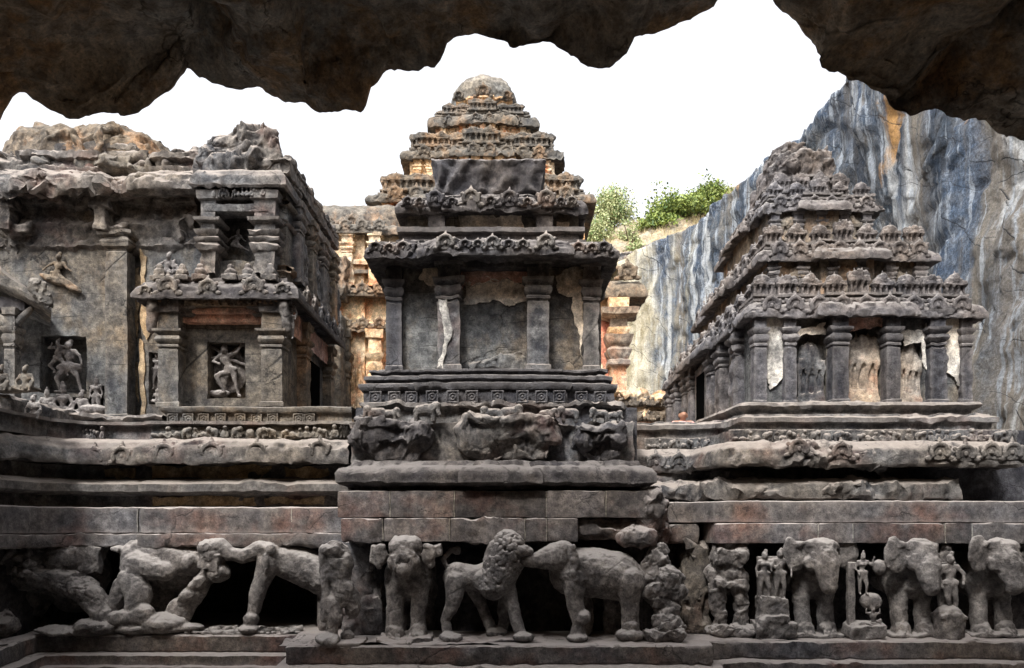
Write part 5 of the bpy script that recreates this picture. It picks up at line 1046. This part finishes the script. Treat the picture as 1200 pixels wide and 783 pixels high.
# rubble on the left ledge
rr = random.Random(3); P = []
for i in range(170):
    x = rr.uniform(-8.6, -4.1); y = 14.62+rr.random()**2*.7; r = rr.uniform(.03, .09); P.append(bx((x, y, LEDGE+r*.3), (r*2.2, r*1.6, r), (rr.uniform(-.3, .3), rr.uniform(-.3, .3), rr.uniform(0, 3))))
m = MB()
for V, Fc in P: m.add(erode(V, .02, 9), Fc)
tag(m.build('gravel', M_STAT, sharp=0), 'crumbled stone chips strewn along the left ledge', 'gravel', kind='stuff')

# ------------------------------------------------------------------ human figures carved in relief
DEF = dict(head=(0, -.03, .925), neck=(0, 0, .85), ch=(0, 0, .74), pel=(0, 0, .53), sl=(-.115, 0, .81), sr=(.115, 0, .81), el=(-.17, -.01, .65), er=(.17, -.01, .65), hl=(-.16, -.07, .5), hr=(.16, -.07, .5),
           kl=(-.08, -.03, .29), kr=(.08, -.03, .29), al=(-.08, 0, .05), ar=(.08, 0, .05), tl=(-.09, -.09, .02), tr=(.09, -.09, .02))
def human(fem=False, crown=True, off=(0, 0, 0), s=1., mir=False, **kw):
    J = dict(DEF); J.update(kw); k = -1 if mir else 1
    g = {a: np.array([b[0]*k, b[1], b[2]])*s+np.array(off) for a, b in J.items()}
    P = [ell(g['head'], (.052*s, .06*s, .072*s)), ell(g['head']+np.array([0, -.06, -.005])*s, (.014*s, .02*s, .02*s), n=6), cap_(g['neck'], g['head'], .035*s, .035*s)]
    for e in (-1, 1): P.append(ell(g['head']+np.array([e*.055, 0, -.01])*s, (.016*s, .016*s, .03*s), n=6))
    if crown is None: pass
    elif crown: P += [ell(g['head']+np.array([0, .01, .06])*s, (.06*s, .06*s, .04*s)), cap_(g['head']+np.array([0, .01, .07])*s, g['head']+np.array([.0, .01, .15])*s, .04*s, .025*s)]
    else: P += [ell(g['head']+np.array([0, .02, .03])*s, (.065*s, .06*s, .06*s)), ell(g['head']+np.array([.03, .03, .1])*s, (.045*s, .04*s, .04*s))]
    w = .10 if fem else .105
    mid = (g['ch']+g['pel'])/2
    P += [cap_(g['sl'], g['sr'], .048*s, .048*s), ell(g['ch'], (w*s, .065*s, .09*s)), cap_(g['ch'], mid, .075*s, .06*s), cap_(mid, g['pel'], .06*s, .085*s), ell(g['pel'], (.105*s if fem else .095*s, .075*s, .07*s)), cap_(g['ch'], g['neck'], .06*s, .035*s)]
    if fem:
        for e in (-1, 1): P.append(ell(g['ch']+np.array([e*.05, -.06, .01])*s, (.045*s, .04*s, .042*s)))
    P += [cap_(g['pel']+np.array([-.08, -.03, .03])*s, g['pel']+np.array([.08, -.03, .03])*s, .05*s, .05*s)]   # girdle
    for a in 'lr':
        P += [cap_(g['s'+a], g['e'+a], .038*s, .03*s), cap_(g['e'+a], g['h'+a], .028*s, .02*s), ell(g['h'+a]+(g['h'+a]-g['e'+a])*.12, (.026*s, .024*s, .03*s))]
        hp = g['pel']+np.array([(-.05 if (a == 'l') != mir else .05), 0, -.02])*s
        P += [cap_(hp, g['k'+a], .068*s, .045*s), cap_(g['k'+a], g['a'+a], .042*s, .026*s), cap_(g['a'+a], g['t'+a], .026*s, .024*s)]
    return P
SEAT = dict(pel=(0, 0, .1), ch=(0, -.02, .32), neck=(0, 0, .43), head=(0, -.03, .51), sl=(-.115, 0, .39), sr=(.115, 0, .39), el=(-.19, -.03, .25), er=(.19, -.03, .25), hl=(-.14, -.12, .12), hr=(.12, -.12, .14), kl=(-.22, -.12, .1), kr=(.2, -.08, .22), al=(-.02, -.16, .04), ar=(.16, -.14, .02), tl=(.06, -.17, .03), tr=(.2, -.2, .02))
def relief(name, label, prims, px, Y, z, mat=M_STAT, vox=.018, group='relief figures on the left walls', amp=.01, seed=0., cat='relief'):
    o = link(name, fuse(prims, vox, 1, amp, 7, .006, seed, name), mat); o.location = (X_(px, Y), Y, z); tag(o, label, cat, group); return o
s_ = statue('couple_statue', 'embracing stone couple standing on a rough pedestal beside the headless elephant', 'statue', 906, 14.02, group='small figures between the elephants')
sub(s_, 'figures', human(True, False, (-.16, 0, .70), .88, sl=(-.1, 0, .80), er=(.2, -.1, .68), hr=(.26, -.12, .74))+human(False, False, (.12, 0, .70), .90, el=(-.2, -.1, .7), hl=(-.2, -.12, .62), er=(.24, 0, .66), hr=(.2, -.1, .52))+[bx((0, .12, 1.1), (.5, .12, .8))], .018, amp=.01, chip=.008)
sub(s_, 'pedestal', [bx((0, .1, .5), (.5, .4, .5), (0, .05, 0)), bx((.02, .08, .14), (.72, .5, .3)), bx((-.05, .0, .36), (.5, .4, .12), (0, -.1, 0))], .024, smooth=1, amp=.035, freq=4, chip=.02)
s_ = statue('dancer_statue', 'small stone dancer standing over a crouching dwarf on a low block', 'statue', 1014, 14.02, group='small figures between the elephants')
sub(s_, 'figures', human(True, True, (-.05, 0, .80), .74, er=(.2, -.05, .74), hr=(.24, -.08, .9), hl=(-.12, -.1, .5))+human(False, False, (.1, -.05, .22), .62, **{**SEAT, 'hl': (-.2, -.05, .6), 'hr': (.2, -.05, .62), 'el': (-.2, -.04, .42), 'er': (.2, -.04, .42)})+[ell((.12, .05, .68), (.2, .15, .16)), bx((-.22, .12, .8), (.12, .14, 1.2)), ell((.28, .05, 1.3), (.13, .1, .14))], .018, amp=.01, chip=.008)
sub(s_, 'pedestal', [bx((.0, .05, .12), (.62, .5, .26)), bx((.0, .08, .26), (.5, .4, .1))], .024, smooth=1, amp=.025, freq=4, chip=.015)
s_ = statue('standing_figure_statue', 'slender stone figure with bent arm on a round drum pedestal between two elephants', 'statue', 1113, 14.02, group='small figures between the elephants')
sub(s_, 'figure', human(False, False, (0, 0, .40), 1.12, kl=(-.05, -.03, .29), al=(.02, 0, .05), tl=(.0, -.09, .02), er=(.2, -.04, .7), hr=(.16, -.1, .56))+[bx((.02, .14, .9), (.3, .1, 1.0))], .018, M_STAT, amp=.01, chip=.006)
sub(s_, 'pedestal', [cap_((0, .05, .0), (0, .05, .36), .26, .26, n=20), bx((0, .05, .4), (.48, .44, .06))], .022, smooth=1, amp=.02, freq=4, chip=.01)

z = 2.40
o_ = dict(el=(-.22, -.06, .78), hl=(-.12, -.1, .88), er=(.24, -.04, .72), hr=(.28, -.06, .58), kl=(-.2, -.05, .3), al=(-.16, 0, .03), tl=(-.22, -.08, .02), kr=(.2, -.06, .32), ar=(.26, -.02, .04), tr=(.32, -.08, .02), ch=(.03, 0, .73))
relief('wrestling_pair_relief', 'two locked figures with legs apart in the square niche of the left wall', human(False, False, (.08, -.02, 0), 1.14, **o_)+human(False, False, (-.16, -.02, .38), .80, **{**o_, 'hr': (.34, -.1, .78), 'er': (.2, -.1, .8), 'al': (-.05, .02, .12), 'tl': (-.1, -.05, .1)})+[bx((.02, .1, .55), (.5, .1, .15)), ell((.1, -.02, .58), (.3, .12, .10))], 77, 17.12, Z_(461, 17.1), seed=1.)
P = []
for i, (x, s, mi) in enumerate(((-.42, .85, False), (-.12, 1.0, True), (.22, .8, False))): P += human(i == 1, i != 2, (x, 0, .0), s*.95, mir=mi, **SEAT)
P += [ell((.45, -.05, .12), (.25, .12, .1)), ell((0, .05, .05), (.8, .15, .06))]
relief('seated_group_relief', 'group of seated dwarfs carved under the wrestling pair', [(V*1.2, Fc) for V, Fc in P], 82, 17.02, 2.40, seed=2.)
relief('standing_attendant_relief', 'slim standing attendant at the right end of the seated group', human(True, True, (0, 0, 0), .82), 113, 17.0, 2.40, seed=3.)
P = human(False, False, (0, 0, 0), .95, head=(.02, -.08, .62), neck=(.0, -.04, .55), ch=(0, -.03, .44), pel=(-.08, 0, .26), sl=(-.1, 0, .52), sr=(.12, -.04, .5), el=(-.24, -.05, .44), hl=(-.34, -.06, .36), er=(.2, -.08, .38), hr=(.3, -.08, .32), kl=(-.22, -.08, .14), kr=(.12, -.06, .12), al=(.08, -.04, .08), ar=(.34, -.02, 0), tl=(.16, -.05, .04), tr=(.44, -.03, -.06))
relief('flying_figure_relief', 'large flying figure with trailing legs high on the left wall', P+[ell((-.05, .0, .1), (.42, .1, .09), (0, .35, 0)), ell((.3, .0, -.08), (.2, .08, .06), (0, .35, 0))], 70, 16.93, Z_(334, 16.9), M_WARM, seed=4.)
relief('flying_figure_relief', 'crouched flying pair left of the upper porch pilaster', [(V*.9, Fc) for V, Fc in P]+human(False, False, (.12, -.03, .15), .55, **SEAT)+[ell((0, .0, .04), (.35, .1, .08))], 198, 16.93, Z_(330, 16.9), seed=5.)
relief('flying_figure_relief', 'small flying figure inside the dark upper porch niche', [(V*.6, Fc) for V, Fc in P], 279, 16.62, Z_(292, 16.6), seed=6., vox=.014)
dn = dict(ch=(-.06, 0, .70), neck=(-.08, 0, .80), head=(-.07, -.04, .87), sl=(-.17, 0, .77), sr=(.04, 0, .78), el=(-.28, -.06, .66), hl=(-.14, -.12, .6), er=(.18, -.06, .84), hr=(.26, -.05, .98), kl=(-.2, -.1, .38), kr=(.12, -.05, .34), al=(-.06, -.06, .1), ar=(.18, 0, .03), tl=(-.12, -.12, .07), tr=(.24, -.07, .02), pel=(.05, 0, .5))
P = human(False, True, (.02, -.05, 0), 1.12, **dn)+[cap_((-.1, 0, .9), (-.38, -.02, 1.08), .045, .03), cap_((.0, 0, .9), (.32, 0, 1.12), .04, .03), cap_((-.1, 0, .85), (-.36, -.05, .82), .04, .03), cap_((.02, 0, .8), (.34, -.02, .7), .04, .03), ell((-.2, -.02, .08), (.24, .12, .08)), ell((.0, .1, .6), (.36, .06, .5))]
relief('dancer_relief', 'many-armed dancing figure in the dark niche of the corner porch', P, 268, 16.15, Z_(466, 16.1), seed=7.)
relief('niche_figure_relief', 'small figure in the narrow niche half hidden behind the porch pilaster', human(True, True, (0, 0, .3), .85)+human(False, False, (.02, -.03, 0), .55, **SEAT)+[bx((0, .1, .5), (.3, .1, .9))], 184, 17.18, Z_(474, 17.2), seed=8., vox=.02)
relief('attendant_relief', 'standing attendant figure leaning out at the corner of the porch eave', human(True, True, (0, 0, 0), .8), 340, 15.55, 3.75, seed=9.)
relief('seated_dwarf_relief', 'pale dwarfs on the slab below the canopy post at far left', human(False, False, (-.2, 0, 0), .8, **SEAT)+human(False, False, (.25, 0, 0), .8, **SEAT)+[ell((0, .05, .06), (.5, .12, .07))], 14, 13.85, 2.38, M_WARM, seed=10.)
relief('dwarf_relief', 'lone squat dwarf under the slab at far left', human(False, False, (0, 0, 0), .75, **SEAT), 40, 14.3, 1.95, seed=11.)
relief('seated_figure_relief', 'small seated figure beside the porch door', human(False, False, (0, 0, 0), .8, **SEAT)+[bx((0, .1, .3), (.5, .08, .5))], 373, 20.2, 2.9, seed=12., vox=.025)

# little animals standing on the broken rock band
def critter(v):
    rr = random.Random(v); P = chain([(-.12, 0, .2), (.1, 0, .2)], [.10, .11])+[ell((.17, -.04, .27), (.09, .09, .09)), cap_((.2, -.08, .25), (.24, -.1, .12), .04, .03)]
    for x in (-.15, .12):
        for y in (-.05, .07): P.append(cap_((x, y, .15), (x, y, .02), .045, .04))
    return fuse(P, .014, 1, .01, 8, .006, v*2., 'animal_body')
CR = [critter(i) for i in range(3)]
GA = 'little animals standing on the broken rock band'
for i, (p, f, s, lab) in enumerate(((441, -1, 1.1, 'little stone animal leftmost on the rock band over the left boulder'), (457, 1, .95, 'little stone animal touching the leftmost one on the rock band'), (499, 1, 1.35, 'largest little beast with raised head above the gap between left and middle boulders'),
        (577, -1, 1.05, 'left of the two little elephants above the middle boulder'), (598, 1, 1.15, 'right of the two little elephants above the middle boulder'), (641, 1, .95, 'little stone animal over the right end of the middle boulder'),
        (667, -1, 1.05, 'little stone animal above the gap before the right boulder'), (703, -1, .95, 'left of the two little animals above the right boulder'), (719, 1, .8, 'little stone animal rightmost on the rock band'))):
    o = link('animal_statuette', CR[i % 3], M_STONE); s *= .82; o.location = (X_(p, 14.3), 14.30, 1.9); o.scale = (f*s, s, s); tag(o, lab, 'statuette', GA)
# ------------------------------------------------------------------ plants on the hill
def leaf_mat(name, a, b):
    m = bpy.data.materials.new(name); m.use_nodes = True; t = m.node_tree; bs = t.nodes['Principled BSDF']
    g = N_(t, 'NewGeometry'); n = noise(t, g.outputs['Position'], .9, 3, .6); r = N_(t, 'Math', operation='ADD'); t.links.new(g.outputs['Random Per Island'], r.inputs[0]); t.links.new(n, r.inputs[1])
    c = ramp(t, r.outputs[0], .6, 1.4, a+(1,), b+(1,)); t.links.new(c, bs.inputs['Base Color']); bs.inputs['Roughness'].default_value = .6
    return m
L_GREEN = leaf_mat('bush_leaves', (.04, .085, .015), (.20, .25, .05)); L_PALE = leaf_mat('pale_shrub_leaves', (.12, .2, .06), (.38, .40, .2)); L_DRY = leaf_mat('dry_grass', (.30, .22, .10), (.5, .42, .24))
M_BARK = rock('bark', (.05, .035, .025), (.1, .075, .05), (.14, .11, .08), dust=0, streak=.2, edge=0, crack=0)
def hz(x, y):
    return 18.4+min(10, max(0, y-58))*float(np.interp(x, [-30, 3, 7.5, 10, 14, 18.5, 40], [.1, .45, .74, .84, .94, 1.08, 1.2]))
def leaves(c, rad, n, size, seed, droop=0.):
    rs = np.random.RandomState(seed); k = max(6, n//40); cl = rs.normal(0, .42, (k, 3)); cl[:, 2] = np.abs(cl[:, 2])*1.1
    P = cl[rs.randint(0, k, n)]+rs.normal(0, .17, (n, 3)); P = P*np.array(rad)+np.array(c)
    A = rs.normal(0, 1, (n, 3)); A /= np.linalg.norm(A, axis=1)[:, None]; B = np.cross(A, rs.normal(0, 1, (n, 3))); B /= np.linalg.norm(B, axis=1)[:, None]
    s = size*rs.uniform(.6, 1.3, (n, 1)); A = A*s; B = B*s*.5
    V = np.stack([P-A, P+B, P+A, P-B], 1).reshape(-1, 3); return V, np.arange(4*n).reshape(-1, 4), cl*np.array(rad)+np.array(c)
def bush(name, label, px, Y, w, h, n, mat, seed, size=.16, group=None, dz=0):
    x = X_(px, Y); z0 = hz(x, Y)+dz-.3; t = thing(name, label, 'bush', (x, Y, z0), group)
    V, Fc, cl = leaves((x, Y, z0+h*.25), (w*.5, w*.4, h*.55), n, size, seed); MB().add(V, Fc).build('foliage', mat, t, sharp=0)
    P = MB()
    for c in cl[:14]: P.add(*cap_((x, Y, z0), tuple(c), .09, .02, n=6))
    P.build('stem', M_BARK, t, sharp=0); return t
GB = 'bushes on the far hillside'
bush('leafy_bush', 'bright green bush against the sky above the far cliff, widest on the hill', 800, 66.5, 5.6, 2.6, 9000, L_GREEN, 1, .15, GB, -.2)
bush('leafy_bush', 'low dark green bush just left of the widest bush on the hill', 772, 65.5, 3.2, 2.0, 4000, L_GREEN, 2, .14, GB)
bush('leafy_bush', 'small yellow green shrub in dry grass below the dark bush', 752, 62, 2.2, 1.4, 2000, L_PALE, 3, .12, GB)
bush('feathery_shrub', 'tall pale feathery shrub against the sky right of the temple tower', 716, 68, 3.6, 4.6, 6000, L_PALE, 4, .13, GB)
bush('feathery_shrub', 'pale low shrub half hidden behind the temple tower edge', 700, 65, 2.6, 3.0, 3500, L_PALE, 5, .12, GB)
bush('leafy_bush', 'olive bush beside the cliff edge at the right end of the hill', 830, 67.5, 3.4, 2.2, 3500, L_GREEN, 6, .14, GB, .0)
bush('leafy_bush', 'tiny round green shrub low on the dry slope beside the cliff edge', 775, 60.5, 1.2, .9, 900, L_GREEN, 7, .10, GB)
bush('feathery_shrub', 'thin straw coloured shrub between the pale shrub and the dark bush', 738, 64, 2.0, 2.0, 1200, L_PALE, 8, .10, GB)
rs = np.random.RandomState(3); n = 26000; gx = rs.uniform(2, 24, n); gy = rs.uniform(59.0, 73, n); gz = np.array([hz(a, b) for a, b in zip(gx, gy)])
g0 = np.stack([gx, gy, gz-.3], -1); g0 += np.array([.0, .0, 1.])*fbm(g0*.35, 5)*.9; hh = rs.uniform(.35, .9, (n, 1)); dx = rs.normal(0, .22, (n, 2)); up = np.concatenate([dx, hh], 1)
a = rs.uniform(0, 6.28, n); sd_ = np.stack([np.cos(a), np.sin(a), 0*a], -1)*.035
V = np.stack([g0-sd_, g0+sd_, g0+up], 1).reshape(-1, 3)
tag(MB().add(V, np.arange(3*n).reshape(-1, 3)).build('dry_grass', L_DRY, sharp=0), 'dry straw coloured grass on the far hillside', 'grass', kind='stuff')
for i, (p, Y, w, h_, lab) in enumerate(((738, 60.5, 2.6, 1.2, 'long dark rock in the dry grass left of the bushes'), (725, 60, 2.2, 1.4, 'rounded brown rock at the hill edge by the tower'), (772, 61.5, 2.8, 1.4, 'dark rock directly under the green bushes'))):
    x = X_(p, Y); z0 = hz(x, Y); o = link('hill_rock', fuse([bx((0, 0, .3), (w, 1.2, h_), (.1, -.3, .1)), ell((w*.2, 0, .4), (w*.4, .6, h_*.6))], .1, 1, .12, 1.5, .08, i*3.), M_STONE); o.location = (x, Y, z0); tag(o, lab, 'rock', 'rocks on the far hillside')
# ------------------------------------------------------------------ visitor resting behind the parapet
def plain(name, c, r=.7):
    m = bpy.data.materials.new(name); m.use_nodes = True; b = m.node_tree.nodes['Principled BSDF']; b.inputs['Base Color'].default_value = c+(1,); b.inputs['Roughness'].default_value = r; return m
px_, Yp = 800, 17.3
t = thing('person', 'seated visitor in a pale pink shirt, only the head showing above the parapet', 'person', (X_(px_, Yp), Yp, 1.64), world_parts=False)
P = human(False, None, (0, 0, 0), 1.62, **SEAT); o = link('body', fuse(P, .02, 2), plain('skin', (.32, .17, .11))); o.parent = t
o = link('hair', fuse([ell((0, -.02, .885), (.098, .112, .088)), ell((0, .03, .84), (.096, .09, .11))], .014, 1), plain('dark_hair', (.02, .015, .012))); o.parent = t
o = link('shirt', fuse([cap_((-.19, 0, .62), (.19, 0, .62), .085, .085), ell((0, -.03, .5), (.19, .13, .2)), cap_((-.19, 0, .62), (-.29, -.04, .45), .075, .065), cap_((.19, 0, .62), (.29, -.04, .45), .075, .065), ell((0, 0, .28), (.17, .14, .16))], .02, 2), plain('pink_shirt', (.65, .38, .36))); o.parent = t
